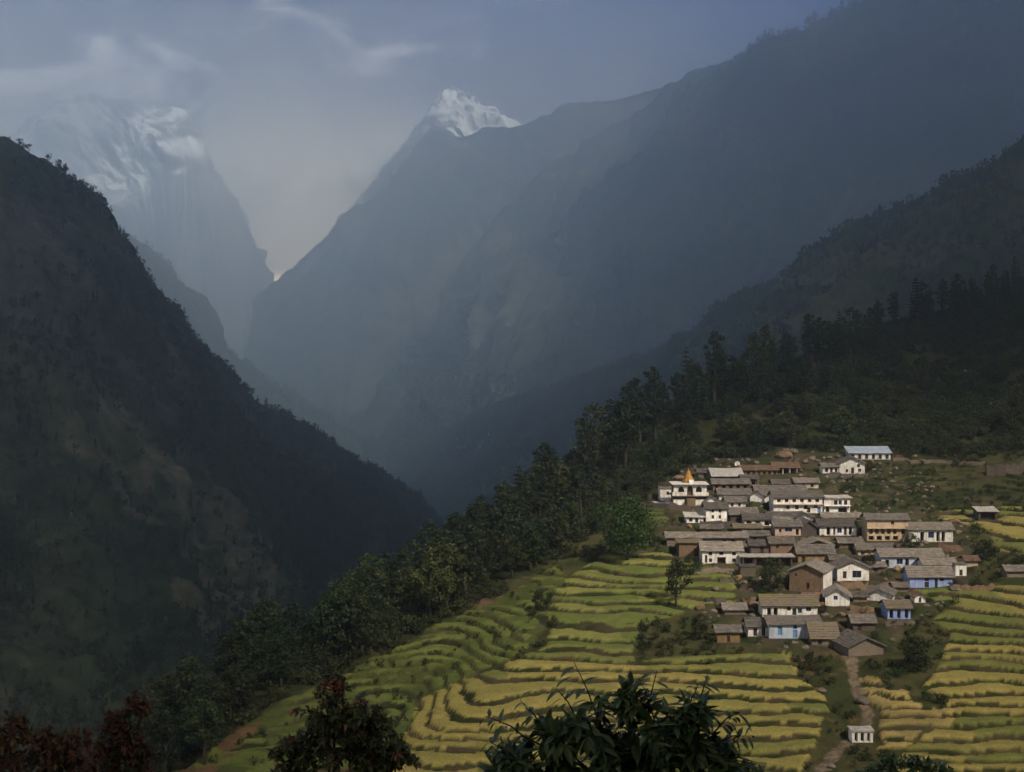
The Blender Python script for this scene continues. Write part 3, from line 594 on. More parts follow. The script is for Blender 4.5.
HOUSES += [
 ('stone_house', 'low stone house at the right end of the long narrow grey roof', dict(cx=757, by=541, wpx=24, hpx=6, wall='darkstone', rmat='slate', D=4, op='d.4,.02,.8,1.2')),
 ('stone_house', 'low clay house under the long panelled white house, dark doorway in its middle', dict(cx=851, by=549, wpx=23, hpx=6.5, wall='clay', rmat='slate', D=4, op='o.5,.02,1.2,1.3')),
 ('stone_hut', 'stone hut at the left end of the long blue and white house', dict(cx=876, by=573, wpx=18, hpx=7, wall='stone', rmat='slatelight', D=3.5, op='o.5,.02,.9,1.3')),
 ('stone_hut', 'low stone shed tucked under the right side of the big brown gable', dict(cx=814, by=603, wpx=19, hpx=5.5, wall='darkstone', rmat='rust', D=3.5)),
 ('stone_hut', 'grey roofed stone hut between the small blue gable and the low rounded white house', dict(cx=860, by=602, wpx=14, hpx=6, wall='clay', rmat='slate', D=3.5)),
 ('stone_hut', 'little stone hut between the bright blue house and the low rounded white house', dict(cx=901, by=592, wpx=13, hpx=5.5, wall='stone', rmat='slatemoss', D=3)),
 ('stone_hut', 'low brown hut in front of the temple retaining wall at its right end', dict(cx=712, by=533, wpx=20, hpx=5, wall='clay', rmat='slate', D=3)),
 ('stone_house', 'dark stone house squeezed between the tall four-window house and the wall strip house', dict(cx=748, by=533, wpx=26, hpx=5.5, wall='darkstone', rmat='slatemoss', D=3.5)),
 ('stone_hut', 'stone hut under the mossy yellow wall at its right', dict(cx=838, by=566, wpx=14, hpx=7, wall='darkstone', rmat='slate', D=3.5)),
 ('stone_house', 'roofed stone byre below the white house with the cream balcony', dict(cx=794, by=524, wpx=40, hpx=4, wall='clay', rmat='slatelight', D=3)),
]
for nm, lb, kw in HOUSES: house(nm, lb, **kw)

# temple with the golden spire
def temple():
    p = ground_hit(690, 507, Hs); m = p[1] / F; w = 33 * m
    root = empty('temple', tuple(p), 0, 'white temple with three dark arches and a golden pyramid spire', 'temple')
    def arch_wall(y, z0, z1, xs0, xs1, arches, mat, name):
        b = MB(); b2 = []
        edges = [xs0]
        for (c, wd, ht) in arches:
            n = 8; b.quad((edges[-1], y, z0), (c - wd / 2, y, z0), (c - wd / 2, y, z1), (edges[-1], y, z1))
            for i in range(n):
                a0, a1 = math.pi * i / n, math.pi * (i + 1) / n
                xa, xb = c - wd / 2 * math.cos(a0), c - wd / 2 * math.cos(a1)
                za, zb = z0 + ht * .55 + ht * .45 * math.sin(a0), z0 + ht * .55 + ht * .45 * math.sin(a1)
                b.quad((xa, y, za), (xb, y, zb), (xb, y, z1), (xa, y, z1)); b.quad((xa, y, za), (xa, y + .7, za), (xb, y + .7, zb), (xb, y, zb))
            for x in (c - wd / 2, c + wd / 2): b.quad((x, y, z0), (x, y + .7, z0), (x, y + .7, z0 + ht * .55), (x, y, z0 + ht * .55))
            edges.append(c + wd / 2)
        b.quad((edges[-1], y, z0), (xs1, y, z0), (xs1, y, z1), (edges[-1], y, z1))
        return b.build(name, mat, root)
    W2 = w / 2
    b = MB(); b.box(-W2, W2, 0, 6, -2, 2.7); b.build('lower_storey', M['stone'], root)
    b = MB(); b.box(-W2 + .1, W2 - .1, .72, 6, 2.88, 5.6); b.build('inner_room', M['wood2'], root)
    b = MB(); b.box(-W2 - .5, W2 + .5, -.9, 6, 2.704, 2.876); b.build('terrace_slab', M['stone'], root)
    for s in (-1, 1):
        b = MB(); b.box(min(s * 1.0, s * (W2 + .4)), max(s * 1.0, s * (W2 + .4)), -.85, -.7, 2.88, 3.75); b.build('parapet', M['white'], root)
        b = MB(); b.box(min(s * 1.3, s * W2), max(s * 1.3, s * W2), -.12, -.003, .3, 1.9); b.build('wall_panel', M['white'], root)
    arch_wall(0, 2.88, 5.6, -W2, W2, [(-2.2, 1.5, 2.2), (0, 1.5, 2.4), (2.2, 1.5, 2.2)], M['white'], 'arcade')
    b = MB(); b.box(-W2 - .5, W2 + .5, -.8, 6.2, 5.604, 5.8); b.build('roof_slab', M['white'], root)
    b = MB(); b.box(-.1, 1.1, 1, 2.2, 5.81, 6.6); b.build('plinth', M['white'], root)
    b = MB(); n = 10; pr = [(0, 1.55), (.35, 1.5), (1.2, 1.12), (2.2, .62), (3.0, .25), (3.4, .1), (3.5, .16), (3.75, .03)]
    b.tube([(0, 3.4, 5.81 + z) for z, r in pr], [r for z, r in pr], 8); b.build('spire', M['gold'], root)
    b = MB(); b.box(-1.05, 1.05, -2.6, -.004, -2, 2.2); b.box(-.9, .9, -2.9, -2.604, -2, .4); b.build('stair_block', M['clay'], root)
    PADS.append((p[0], p[1], 1, 0, W2 + .8, -3, 7, p[2] - .05))
temple()
house('white_annex', 'small white block building joined to the left of the temple', 666.5, 501, 13, 12, roof='flat', rmat='slatelight', D=4, op='w.6,.5,.7,.9', ov=.15)

# pads: level the ground under every building
for (x0, y0, c, s, hw, ya, yb, z) in PADS:
    lx = (GX - x0) * c + (GY - y0) * s; ly = -(GX - x0) * s + (GY - y0) * c
    dd = np.maximum(np.maximum(np.abs(lx) - hw, ya - ly), ly - yb)
    k_ = 1 - sstep(0, 1.8, dd)
    Hg = Hg * (1 - k_) + z * k_
    crop &= ~(dd < 1.2)

# ground colours (what grows there)
col = np.zeros(GX.shape + (3,))
def put(mask, c, c2=None, n=None):
    c = np.array(c)
    if c2 is not None: c = c + (np.array(c2) - c) * n[..., None]; col[mask] = c[mask]
    else: col[mask] = c
nA = sstep(.3, .7, fbm(GX / 14, GY / 14, 4, 81)); nB = sstep(.35, .65, fbm(GX / 4, GY / 4, 4, 82)); nC = hash2(k, np.floor((GX + 9 * hash2(k, k * 0, 3)) / 26), 15)
put(np.ones(GX.shape, bool), (.030, .034, .013), (.050, .045, .020), nB)
put(zF, (.020, .024, .010), (.034, .033, .014), nB)
put(zV, (.052, .042, .026), (.030, .036, .014), nB)
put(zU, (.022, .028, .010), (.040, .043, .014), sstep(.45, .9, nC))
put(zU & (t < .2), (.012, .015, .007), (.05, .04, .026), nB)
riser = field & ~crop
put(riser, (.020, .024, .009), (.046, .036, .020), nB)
nosec = (.098, .112, .030), (.060, .076, .020)
put(crop & zN, nosec[0], nosec[1], nB)
put(crop & z8, (.07, .09, .024))
put(crop & (z2 | z6), (.150, .150, .044), (.088, .104, .028), sstep(.15, .95, nC))
put(crop & (z2b | z3), (.215, .178, .054), (.112, .116, .034), sstep(.15, .95, nC))
put(crop & (z4 | z7), (.205, .168, .052), (.104, .110, .032), sstep(.15, .95, nC))
put(crop & z5, (.27, .20, .076), (.20, .155, .058), nB)
put(zN & (fbm(GX / 6, GY / 6, 3, 91) > .60), (.05, .058, .018))
edge_soil = zN & (PX < 330) & (inpoly(PX, PY, [(150, 790), (235, 735), (262, 722), (250, 745), (200, 790)]))
put(edge_soil & (nB > .35), (.10, .060, .034))
soil2 = inpoly(PX + (nB - .5) * 8, PY, [(470, 603), (500, 594), (498, 606), (480, 612)]) & vis
put(soil2, (.11, .068, .044))
put(zP, (.150, .112, .078), (.085, .064, .046), sstep(.4, .6, fbm(GX / .8, GY / .8, 3, 78)))
bank = inpoly(PX, PY, [(800, 660), (842, 650), (850, 690), (858, 720), (835, 735), (820, 700)]) & vis & ~zP
put(bank & (nB > .4), (.075, .052, .026))
near = GY < 130
put(near, (.045, .05, .02), (.07, .06, .03), nB)

idx = np.arange(GX.size).reshape(GX.shape)
quads = np.stack([idx[:-1, :-1], idx[:-1, 1:], idx[1:, 1:], idx[1:, :-1]], -1).reshape(-1, 4)
hv = np.stack([GX, GY, Hg], -1).reshape(-1, 3)
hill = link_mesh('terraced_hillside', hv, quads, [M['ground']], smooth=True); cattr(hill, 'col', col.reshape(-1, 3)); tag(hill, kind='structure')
def gz(x, y): return bil(XS, YS, Hg, np.asarray(x, float), np.asarray(y, float))

# ------------------------------------------------------------------ mountains
def resample(row_, n):
    a = np.array(row_, float); s = np.concatenate([[0], np.cumsum(np.hypot(np.diff(a[:, 0]), np.diff(a[:, 1])))]); s /= s[-1]
    t = np.linspace(0, 1, n); return np.stack([np.interp(t, s, a[:, c]) for c in range(3)], 1)
def loft(name, rows, ncol, nrow, amp, wl, seed, mat, colf, back=.5, floor=-320., jag=None, oct=6, rid=True, far=1.):
    """rows of (px,py,depth): skyline first, toe last. A far slope and a foot are added so that it is a whole mountain."""
    pts = []; amp *= far; wl *= far; floor *= far
    if jag: jag = (jag[0] * far, jag[1] * far)
    for r in rows:
        a = resample([(p[0], p[1], p[2] * far) for p in r], ncol); pts.append(np.array([P(*p) for p in a]))
    sky_ = pts[0]
    b1 = sky_ + np.array((0, 1, 0)) * (back * wl) + np.array((0, 0, -1)) * (back * wl * .45); b2 = sky_ + np.array((0, 1, 0)) * (back * wl * 3); b2[:, 2] = np.minimum(sky_[:, 2] - back * wl * 2.2, floor)
    foot = pts[-1] + np.array((0, -1, 0)) * np.maximum(60, (pts[-1][:, 2:3] - floor) * .8); foot[:, 2] = floor
    K = [b2, b1] + pts + [foot]; K = np.array(K)
    seg = len(K) - 1
    per = [max(4, nrow // 12), max(6, nrow // 8)] + [nrow // len(rows) + 1] * (len(pts) - 1) + [max(6, nrow // 8)]
    out = []
    for s in range(seg):
        p0, p1, p2, p3 = K[max(s - 1, 0)], K[s], K[s + 1], K[min(s + 2, seg)]
        if s in (1, 2): pass
        for i in range(per[s] + (1 if s == seg - 1 else 0)):
            t_ = i / per[s]
            if s <= 1 or s == seg - 1: c = p1 + (p2 - p1) * t_
            else:
                m1 = (p2 - p0) / 2 if s > 2 else (p2 - p1); m2 = (p3 - p1) / 2 if s + 2 < seg else (p2 - p1)
                h = t_; c = (2 * h ** 3 - 3 * h ** 2 + 1) * p1 + (h ** 3 - 2 * h ** 2 + h) * m1 + (-2 * h ** 3 + 3 * h ** 2) * p2 + (h ** 3 - h ** 2) * m2
            out.append(c)
    V = np.array(out); nr = len(V)
    du = np.gradient(V, axis=1); dv = np.gradient(V, axis=0); n = np.cross(du, dv); n /= np.linalg.norm(n, axis=-1, keepdims=True) + 1e-9
    n[n[..., 2] < 0] *= -1
    # gullies run down the slope: noise stretched in height
    X, Y, Z = V[..., 0], V[..., 1], V[..., 2]
    along = np.cumsum(np.concatenate([np.zeros((nr, 1)), np.linalg.norm(np.diff(V, axis=1), axis=-1)], 1), 1)
    down = np.cumsum(np.concatenate([np.zeros((1, ncol)), np.linalg.norm(np.diff(V, axis=0), axis=-1)], 0), 0)
    wv = (fbm(along / wl * .7, down / wl * .7, 3, seed + 40) - .5) * .9
    g1 = fbm(along / wl + wv, down / wl * .38 + wv * .4, oct, seed, .5, rid) - .5
    g2 = fbm(along / (wl * .16), down / (wl * .16), 4, seed + 9, .55) - .5
    near_sky = np.ones(nr); per0 = per[0] + per[1]
    rowi = np.arange(nr); fade = np.clip(np.abs(rowi - per0) / (nrow * .12), .25, 1)[:, None]
    V = V + n * ((g1 * amp * fade + g2 * amp * .22)[..., None])
    if jag is not None: V[..., 2] += (fbm(along / jag[0], down / jag[0], 5, seed + 77, .6) - .5) * jag[1]
    idx = np.arange(V[..., 0].size).reshape(V.shape[:2])
    q_ = np.stack([idx[:-1, :-1], idx[1:, :-1], idx[1:, 1:], idx[:-1, 1:]], -1).reshape(-1, 4)
    o = link_mesh(name, V.reshape(-1, 3), q_, [mat], smooth=True); tag(o, kind='structure')
    du = np.gradient(V, axis=1); dv = np.gradient(V, axis=0); nn = np.cross(du, dv); nn /= np.linalg.norm(nn, axis=-1, keepdims=True) + 1e-9
    steep = 1 - np.abs(nn[..., 2])
    px, py, _ = proj(V[..., 0], V[..., 1], V[..., 2])
    c = colf(V, steep, px, py, g1, g2, along, down)
    cattr(o, 'col', c.reshape(-1, 3))
    return dict(o=o, V=V, px=px, py=py, steep=steep, g1=g1, g2=g2, sky=per0)
def lerp(a, b, t): return np.array(a) + (np.array(b) - np.array(a)) * t[..., None]
BARE = [(40, 375), (95, 385), (150, 430), (225, 490), (290, 560), (300, 600), (240, 640), (190, 600), (150, 520), (90, 440)]
CRAG = [(-50, 190), (90, 215), (170, 300), (215, 400), (195, 440), (110, 380), (0, 330), (-50, 330)]
def col_L1(V, st, px, py, g1, g2, al, dn):
    n = fbm(V[..., 0] / 60, V[..., 2] / 60, 4, 5)
    c = lerp((.036, .050, .026), (.078, .084, .048), sstep(.30, .70, n))
    wx = (fbm(al / 50, dn / 50, 4, 8) - .5) * 90
    crag = inpoly(px + wx, py + wx * .5, CRAG); bare = inpoly(px + wx, py - wx * .4, BARE)
    c[crag] = lerp((.078, .073, .068), (.034, .038, .032), sstep(.4, .62, fbm(al / 25, dn / 40, 4, 19)))[crag]
    c[bare] = lerp((.155, .138, .088), (.060, .064, .034), sstep(.30, .66, fbm(al / 22, dn / 34, 5, 18, .6)))[bare]
    return c
L1 = loft('left_mountain', [
    [(-330, -60, 1080), (-120, 60, 1080), (0, 140, 1100), (60, 172, 1140), (100, 198, 1180), (112, 232, 1220), (150, 280, 1310), (212, 356, 1500), (250, 396, 1640), (300, 432, 1840), (350, 462, 2020), (395, 492, 2180), (450, 535, 2350)],
    [(-330, 300, 900), (-120, 330, 900), (20, 360, 920), (120, 400, 980), (220, 450, 1180), (300, 490, 1420), (370, 520, 1700), (430, 552, 1980), (470, 570, 2120)],
    [(-330, 560, 720), (-120, 570, 730), (40, 580, 750), (150, 585, 800), (250, 590, 920), (330, 600, 1080), (400, 602, 1320), (450, 604, 1560), (490, 606, 1680)],
    [(-330, 800, 560), (-120, 800, 570), (0, 795, 590), (140, 760, 640), (240, 720, 720), (320, 680, 850), (400, 650, 1060), (450, 640, 1260), (500, 640, 1400)]],
    380, 260, 85, 210, 11, M['mountain'], col_L1, floor=-500)
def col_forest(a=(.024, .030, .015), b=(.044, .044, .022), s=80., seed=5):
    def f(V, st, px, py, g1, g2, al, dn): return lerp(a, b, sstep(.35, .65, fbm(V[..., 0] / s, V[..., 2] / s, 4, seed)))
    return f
L2 = loft('left_second_ridge', [
    [(-60, 190, 1900), (60, 205, 1950), (116, 224, 2000), (150, 256, 2050), (182, 286, 2100), (204, 312, 2130), (212, 338, 2150), (238, 358, 2200), (290, 392, 2280), (340, 424, 2350), (385, 455, 2420), (440, 495, 2500)],
    [(-60, 310, 1700), (80, 330, 1740), (180, 400, 1800), (260, 440, 1880), (340, 480, 2000), (400, 505, 2150), (450, 525, 2250)],
    [(-60, 480, 1560), (120, 500, 1600), (240, 520, 1700), (340, 540, 1850), (410, 550, 2000), (470, 560, 2100)]], 260, 120, 90, 260, 23, M['mountain'], col_forest(), far=3.0)
R1 = loft('right_wooded_ridge', [
    [(1330, -60, 1250), (1180, 50, 1300), (1100, 100, 1380), (1024, 148, 1480), (970, 178, 1580), (920, 204, 1690), (854, 228, 1900), (814, 254, 2100), (775, 284, 2340), (740, 302, 2600), (700, 336, 2900), (640, 362, 3500), (560, 388, 4250), (484, 414, 5000), (434, 443, 5600), (392, 474, 6100), (350, 505, 6500)],
    [(1330, 160, 950), (1100, 230, 1000), (1000, 270, 1080), (900, 310, 1200), (800, 355, 1400), (700, 400, 1750), (600, 440, 2600), (500, 470, 3500), (430, 495, 4200), (370, 530, 4800)],
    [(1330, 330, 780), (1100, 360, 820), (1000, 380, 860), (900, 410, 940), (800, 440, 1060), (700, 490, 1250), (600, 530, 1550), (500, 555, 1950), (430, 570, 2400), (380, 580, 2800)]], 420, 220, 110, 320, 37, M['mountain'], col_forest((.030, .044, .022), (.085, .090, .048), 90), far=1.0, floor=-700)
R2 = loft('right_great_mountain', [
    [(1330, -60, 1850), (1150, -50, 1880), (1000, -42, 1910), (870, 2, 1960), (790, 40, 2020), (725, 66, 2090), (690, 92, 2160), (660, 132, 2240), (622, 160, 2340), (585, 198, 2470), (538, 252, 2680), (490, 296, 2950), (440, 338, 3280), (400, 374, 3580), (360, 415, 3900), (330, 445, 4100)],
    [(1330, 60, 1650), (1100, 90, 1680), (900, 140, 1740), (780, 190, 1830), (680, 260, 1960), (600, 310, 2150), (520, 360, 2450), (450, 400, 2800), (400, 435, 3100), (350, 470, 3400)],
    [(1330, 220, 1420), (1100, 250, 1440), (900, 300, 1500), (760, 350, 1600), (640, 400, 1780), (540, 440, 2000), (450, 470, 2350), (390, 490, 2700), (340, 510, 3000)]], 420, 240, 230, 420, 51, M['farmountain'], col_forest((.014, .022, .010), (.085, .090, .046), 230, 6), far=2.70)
R3 = loft('right_third_ridge', [
    [(1000, 20, 3000), (860, 30, 3050), (760, 50, 3120), (700, 80, 3200), (640, 116, 3300), (590, 148, 3420), (545, 180, 3560), (500, 218, 3720), (470, 250, 3850), (430, 272, 4000), (390, 296, 4160), (340, 330, 4400), (290, 370, 4650), (250, 402, 4850)],
    [(1000, 150, 2700), (800, 200, 2750), (640, 260, 2900), (520, 320, 3150), (420, 370, 3550), (340, 405, 3900), (270, 440, 4200)],
    [(1000, 320, 2400), (700, 360, 2450), (560, 400, 2650), (440, 440, 3050), (360, 470, 3450), (280, 490, 3800)]], 320, 160, 270, 520, 63, M['farmountain'], col_forest((.020, .028, .016), (.075, .072, .042), 420, 7), far=2.30)
def col_R4(V, st, px, py, g1, g2, al, dn): return lerp((.050, .052, .036), (.085, .078, .056), sstep(.35, .65, fbm(V[..., 0] / 300, V[..., 2] / 200, 4, 9)))
R4 = loft('far_ridge', [
    [(900, 62, 4000), (760, 70, 4080), (690, 80, 4150), (625, 90, 4240), (585, 101, 4310), (552, 112, 4370), (520, 121, 4430), (482, 131, 4500), (440, 137, 4580), (424, 146, 4620), (402, 170, 4690), (376, 198, 4780), (350, 211, 4860), (320, 241, 4980), (290, 270, 5100), (262, 297, 5220), (240, 318, 5320), (228, 338, 5380), (200, 370, 5480)],
    [(900, 200, 3700), (700, 230, 3800), (560, 260, 3950), (440, 290, 4150), (350, 330, 4450), (280, 370, 4750), (220, 400, 5000)],
    [(900, 330, 3400), (600, 360, 3600), (450, 390, 3900), (340, 420, 4250), (220, 450, 4700)]], 320, 160, 250, 620, 77, M['alp'], col_R4, far=2.10)
def col_snow(lo, hi, cut, rock, patch=False):
    def f(V, st, px, py, g1, g2, al, dn):
        n = fbm(V[..., 0] / 210 + V[..., 2] / 420, V[..., 2] / 190 - V[..., 0] / 520, 6, 12, .6)
        s = sstep(cut, cut + .12, n * .75 + (1 - st) * .30 + (V[..., 2] - lo) / (hi - lo) * .2 - .9 * np.abs(g1) * .4)
        if patch: s = s * np.maximum(1 - sstep(35, 75, np.hypot((px - 165) + (py - 140) * .9, (py - 140) * .8)), .35 * (py < 170) * (px < 110))
        return lerp(rock, (.86, .87, .88), s)
    return f
SR = loft('snow_peak', [
    [(330, 240, 5700), (365, 195, 5700), (392, 160, 5690), (412, 135, 5680), (430, 108, 5670), (443, 92, 5660), (452, 87, 5650), (463, 93, 5650), (478, 104, 5650), (497, 114, 5650), (515, 126, 5650), (560, 140, 5650), (640, 170, 5650)],
    [(330, 300, 5450), (380, 230, 5430), (430, 180, 5400), (460, 160, 5390), (500, 165, 5390), (560, 190, 5400), (640, 210, 5400)],
    [(310, 390, 5250), (400, 330, 5220), (480, 300, 5200), (560, 300, 5200), (640, 300, 5200)]], 300, 150, 170, 260, 91, M['alp'], col_snow(900, 1950, .58, (.08, .078, .08)), jag=(110, 45), far=1.95)
SL = loft('snow_massif', [
    [(-220, 190, 6500), (-100, 165, 6450), (0, 138, 6400), (40, 112, 6380), (70, 100, 6370), (95, 94, 6360), (125, 106, 6350), (150, 112, 6340), (172, 106, 6330), (184, 114, 6320), (196, 140, 6310), (214, 178, 6300), (234, 222, 6300), (252, 262, 6300), (275, 305, 6300), (300, 345, 6300)],
    [(-220, 270, 6150), (0, 215, 6100), (90, 190, 6070), (150, 190, 6050), (190, 225, 6050), (235, 300, 6050), (280, 380, 6080)],
    [(-220, 390, 5900), (60, 350, 5850), (150, 345, 5800), (210, 365, 5850), (260, 420, 5900)]], 380, 200, 260, 420, 103, M['alp'], col_snow(900, 2070, .56, (.17, .165, .17), True), jag=(170, 60), far=1.80)
# valley floor, out to the horizon
vf = MB(); vf.quad((-30000, -12000, -790), (30000, -12000, -790), (30000, 40000, -790), (-30000, 40000, -790))
m_vf = mat_noise('valley_ground', (.03, .036, .018), (.05, .05, .028), .004, .95, world=True)
tag(vf.build('valley_floor', m_vf), kind='structure')

# ------------------------------------------------------------------ trees
def leaf_cloud(centers, radii, n, size, rng, flat=.75, elong=1.0, droop=0.):
    """n small leaf-clump quads spread through the given clumps"""
    w = radii ** 2; w = w / w.sum(); ci = rng.choice(len(centers), n, p=w)
    d = rng.normal(size=(n, 3)); d /= np.linalg.norm(d, axis=1, keepdims=True); r = radii[ci] * (rng.random(n) ** .4)
    c = centers[ci] + d * r[:, None] * np.array((1, 1, flat))
    nrm = d * .7 + rng.normal(size=(n, 3)) * .6 + np.array((0, 0, .35)); nrm /= np.linalg.norm(nrm, axis=1, keepdims=True)
    a = np.cross(nrm, rng.normal(size=(n, 3))); a /= np.linalg.norm(a, axis=1, keepdims=True); b = np.cross(nrm, a)
    s = size * rng.uniform(.55, 1.3, n)[:, None]
    j = lambda: rng.uniform(.6, 1.15, n)[:, None]
    v = np.stack([c - a * s * j() * .6 * elong, c - b * s * j() * .5, c + a * s * j() * .6 * elong, c + b * s * j() * .5 + nrm * s * .18], 1).reshape(-1, 3)
    return v, np.arange(4 * n).reshape(-1, 4)
def broad_tree(h, wd, seed, nclump=22, nleaf=2300, size=.46, base=.28, lean=.06):
    rng = np.random.default_rng(seed); rnd = random.Random(seed)
    tb = MB(); tips = []
    lx, ly = rnd.uniform(-lean, lean) * h, rnd.uniform(-lean, lean) * h
    tr = [(0, 0, -1.0), (lx * .1, ly * .1, h * .15), (lx * .5, ly * .5, h * .45), (lx, ly, h * .78)]
    tb.tube(tr, [h * .028, h * .022, h * .015, h * .005], 7)
    for i in range(nclump):
        t_ = base + (1 - base) * (i + rnd.random()) / nclump
        prof = math.sin(math.pi * min(1, .12 + .86 * (t_ - base) / (1 - base))) ** .6
        ang = i * 2.4 + rnd.uniform(-.5, .5); rr = wd * prof * rnd.uniform(.35, 1.0)
        c = (lx * t_ + math.cos(ang) * rr, ly * t_ + math.sin(ang) * rr, h * t_ * .97)
        tips.append((c, wd * rnd.uniform(.22, .42) * (.7 + .5 * prof)))
        if i % 2 == 0: z0 = h * max(.18, t_ - .25); tb.tube([(lx * z0 / h, ly * z0 / h, z0), (c[0] * .6, c[1] * .6, (z0 + c[2]) / 2 + .2), c], [h * .011, h * .007, h * .002], 5)
    cs = np.array([t[0] for t in tips]); rs = np.array([t[1] for t in tips])
    return tb, leaf_cloud(cs, rs, nleaf, size, rng)
def conifer(h, wd, seed, nleaf=2200, size=.42, base=.2, gap=.0):
    rng = np.random.default_rng(seed); rnd = random.Random(seed); tb = MB()
    tb.tube([(0, 0, -1), (0, 0, h * .4), (rnd.uniform(-.2, .2), 0, h * .99)], [h * .02, h * .014, .03], 7)
    cs, rs = [], []; z = h * base
    while z < h * .97:
        t_ = (z - h * base) / (h * (1 - base)); r = wd * (1 - t_) ** .75 * rnd.uniform(.65, 1.1); n = rnd.randint(4, 6); a0 = rnd.random() * 6
        for kx in range(n):
            if rnd.random() < gap: continue
            a = a0 + kx * 6.28 / n; L_ = r * rnd.uniform(.6, 1.1)
            tb.tube([(0, 0, z), (math.cos(a) * L_ * .6, math.sin(a) * L_ * .6, z - .05 * L_), (math.cos(a) * L_, math.sin(a) * L_, z - .22 * L_)], [.06, .04, .015], 4)
            for f_ in (.45, .75, 1.0): cs.append((math.cos(a) * L_ * f_, math.sin(a) * L_ * f_, z - .16 * L_ * f_)); rs.append(max(.25, wd * .2 * (1.15 - t_) * (1.1 - f_ * .4)))
        z += h * rnd.uniform(.045, .075)
    cs.append((0, 0, h * .97)); rs.append(.3)
    return tb, leaf_cloud(np.array(cs), np.array(rs), nleaf, size, rng, .6)
PROTO = {}
def make_proto(key, kind, gen, lm, bm='bark'):
    tb, (v, f) = gen
    t_ = bpy.data.meshes.new('trunk'); t_.from_pydata([tuple(p) for p in tb.v], [], tb.f); t_.materials.append(M[bm]); t_.polygons.foreach_set('use_smooth', np.ones(len(t_.polygons), bool)); t_.update()
    o = link_mesh('crown', v, f, [M[lm]]); cm = o.data; bpy.data.objects.remove(o)
    PROTO[key] = (kind, t_, cm)
for i in range(5): make_proto('b%d' % i, 'broadleaf_tree', broad_tree(random.uniform(10, 13), random.uniform(3.0, 4.2), 100 + i), ['leaf_a', 'leaf_a', 'leaf_b', 'leaf_a', 'leaf_b'][i])
for i in range(3): make_proto('t%d' % i, 'tall_oak_tree', broad_tree(random.uniform(16, 19), random.uniform(2.6, 3.4), 140 + i, 24, 2300, .44, .3, .05), 'leaf_a')
for i in range(3): make_proto('c%d' % i, 'conifer_tree', conifer(random.uniform(15, 19), random.uniform(2.6, 3.3), 160 + i, gap=.15), 'leaf_c')
for i in range(3): make_proto('s%d' % i, 'small_tree', broad_tree(random.uniform(5, 6.5), random.uniform(2.2, 3.0), 180 + i, 14, 1500, .34, .12), ['leaf_b', 'leaf_a', 'leaf_shrub'][i])
make_proto('big', 'round_tree', broad_tree(11.5, 5.2, 201, 34, 6500, .40, .2, .02), 'leaf_bright')
make_proto('slim', 'slender_tree', broad_tree(9.5, 2.6, 202, 18, 1600, .34, .3, .02), 'leaf_a')
make_proto('dk', 'round_tree', broad_tree(7, 3.1, 203, 18, 1900, .34, .1, .02), 'leaf_a')
def plant_tree(key, x, y, s, label, group=None, cat='tree', z=None, rz=None, sz=1.):
    kind, tm, cm = PROTO[key]
    r = empty(kind, (x, y, float(gz(x, y)) if z is None else z), random.uniform(0, 6.28) if rz is None else rz, label, cat, group); r.scale = (s, s, s * sz)
    for nm, me in (('trunk', tm), ('crown', cm)):
        o = bpy.data.objects.new(nm, me); COL.objects.link(o); o.parent = r
    return r
def tree_at(key, px, py, s, label, group=None, **k): p = ground_hit(px, py, Hg); return plant_tree(key, p[0], p[1], s, label, group, z=p[2], **k)
# single trees by the village
tree_at('big', 627, 560, 1.2, 'big round bright green tree at the left entrance of the village')
tree_at('slim', 676, 606, 1.0, 'slender dark tree standing alone in the terraces below the village')
tree_at('dk', 770, 592, .98, 'dark round tree below the long slab-roofed shed')
tree_at('s0', 868, 572, .75, 'small tree between the white gabled house and the long blue and white house')
tree_at('s1', 911, 548, .6, 'small bush-like tree under the balcony end of the cream house')
tree_at('dk', 915, 672, .9, 'dark tree beside the broad stone house above the right fields')
tree_at('s1', 690, 575, .8, 'low dark tree in front of the brown clay house')
tree_at('s2', 541, 612, .85, 'small leafy tree on the terrace edge between the left slope and the main fields')
tree_at('s0', 700, 640, .8, 'dark low tree left of the small ochre stone hut')
tree_at('s1', 984, 560, .8, 'dark tree right of the white cubic hut')
# woods on the spur
crw = np.array([P(*c) for c in crest])
def along_crest(t_):
    s = np.concatenate([[0], np.cumsum(np.linalg.norm(np.diff(crw[:, :2], axis=0), axis=1))]); s /= s[-1]
    return np.array([np.interp(t_, s, crw[:, c]) for c in range(3)])
placed = []
def ok(x, y, dmin):
    for (a, b) in placed:
        if (a - x) ** 2 + (b - y) ** 2 < dmin * dmin: return False
    placed.append((x, y)); return True
rr = random.Random(11)
BOTTOM_L = 'dark leafy tree in the belt of wood along the left edge of the terraces'
RIDGE = 'tall tree standing up on the skyline ridge behind the village'
SLOPE = 'tree in the wooded slope between the village and the ridge'
REDGE = 'tree on the scrubby upper slope at the right above the stone wall'
n_ind = 0
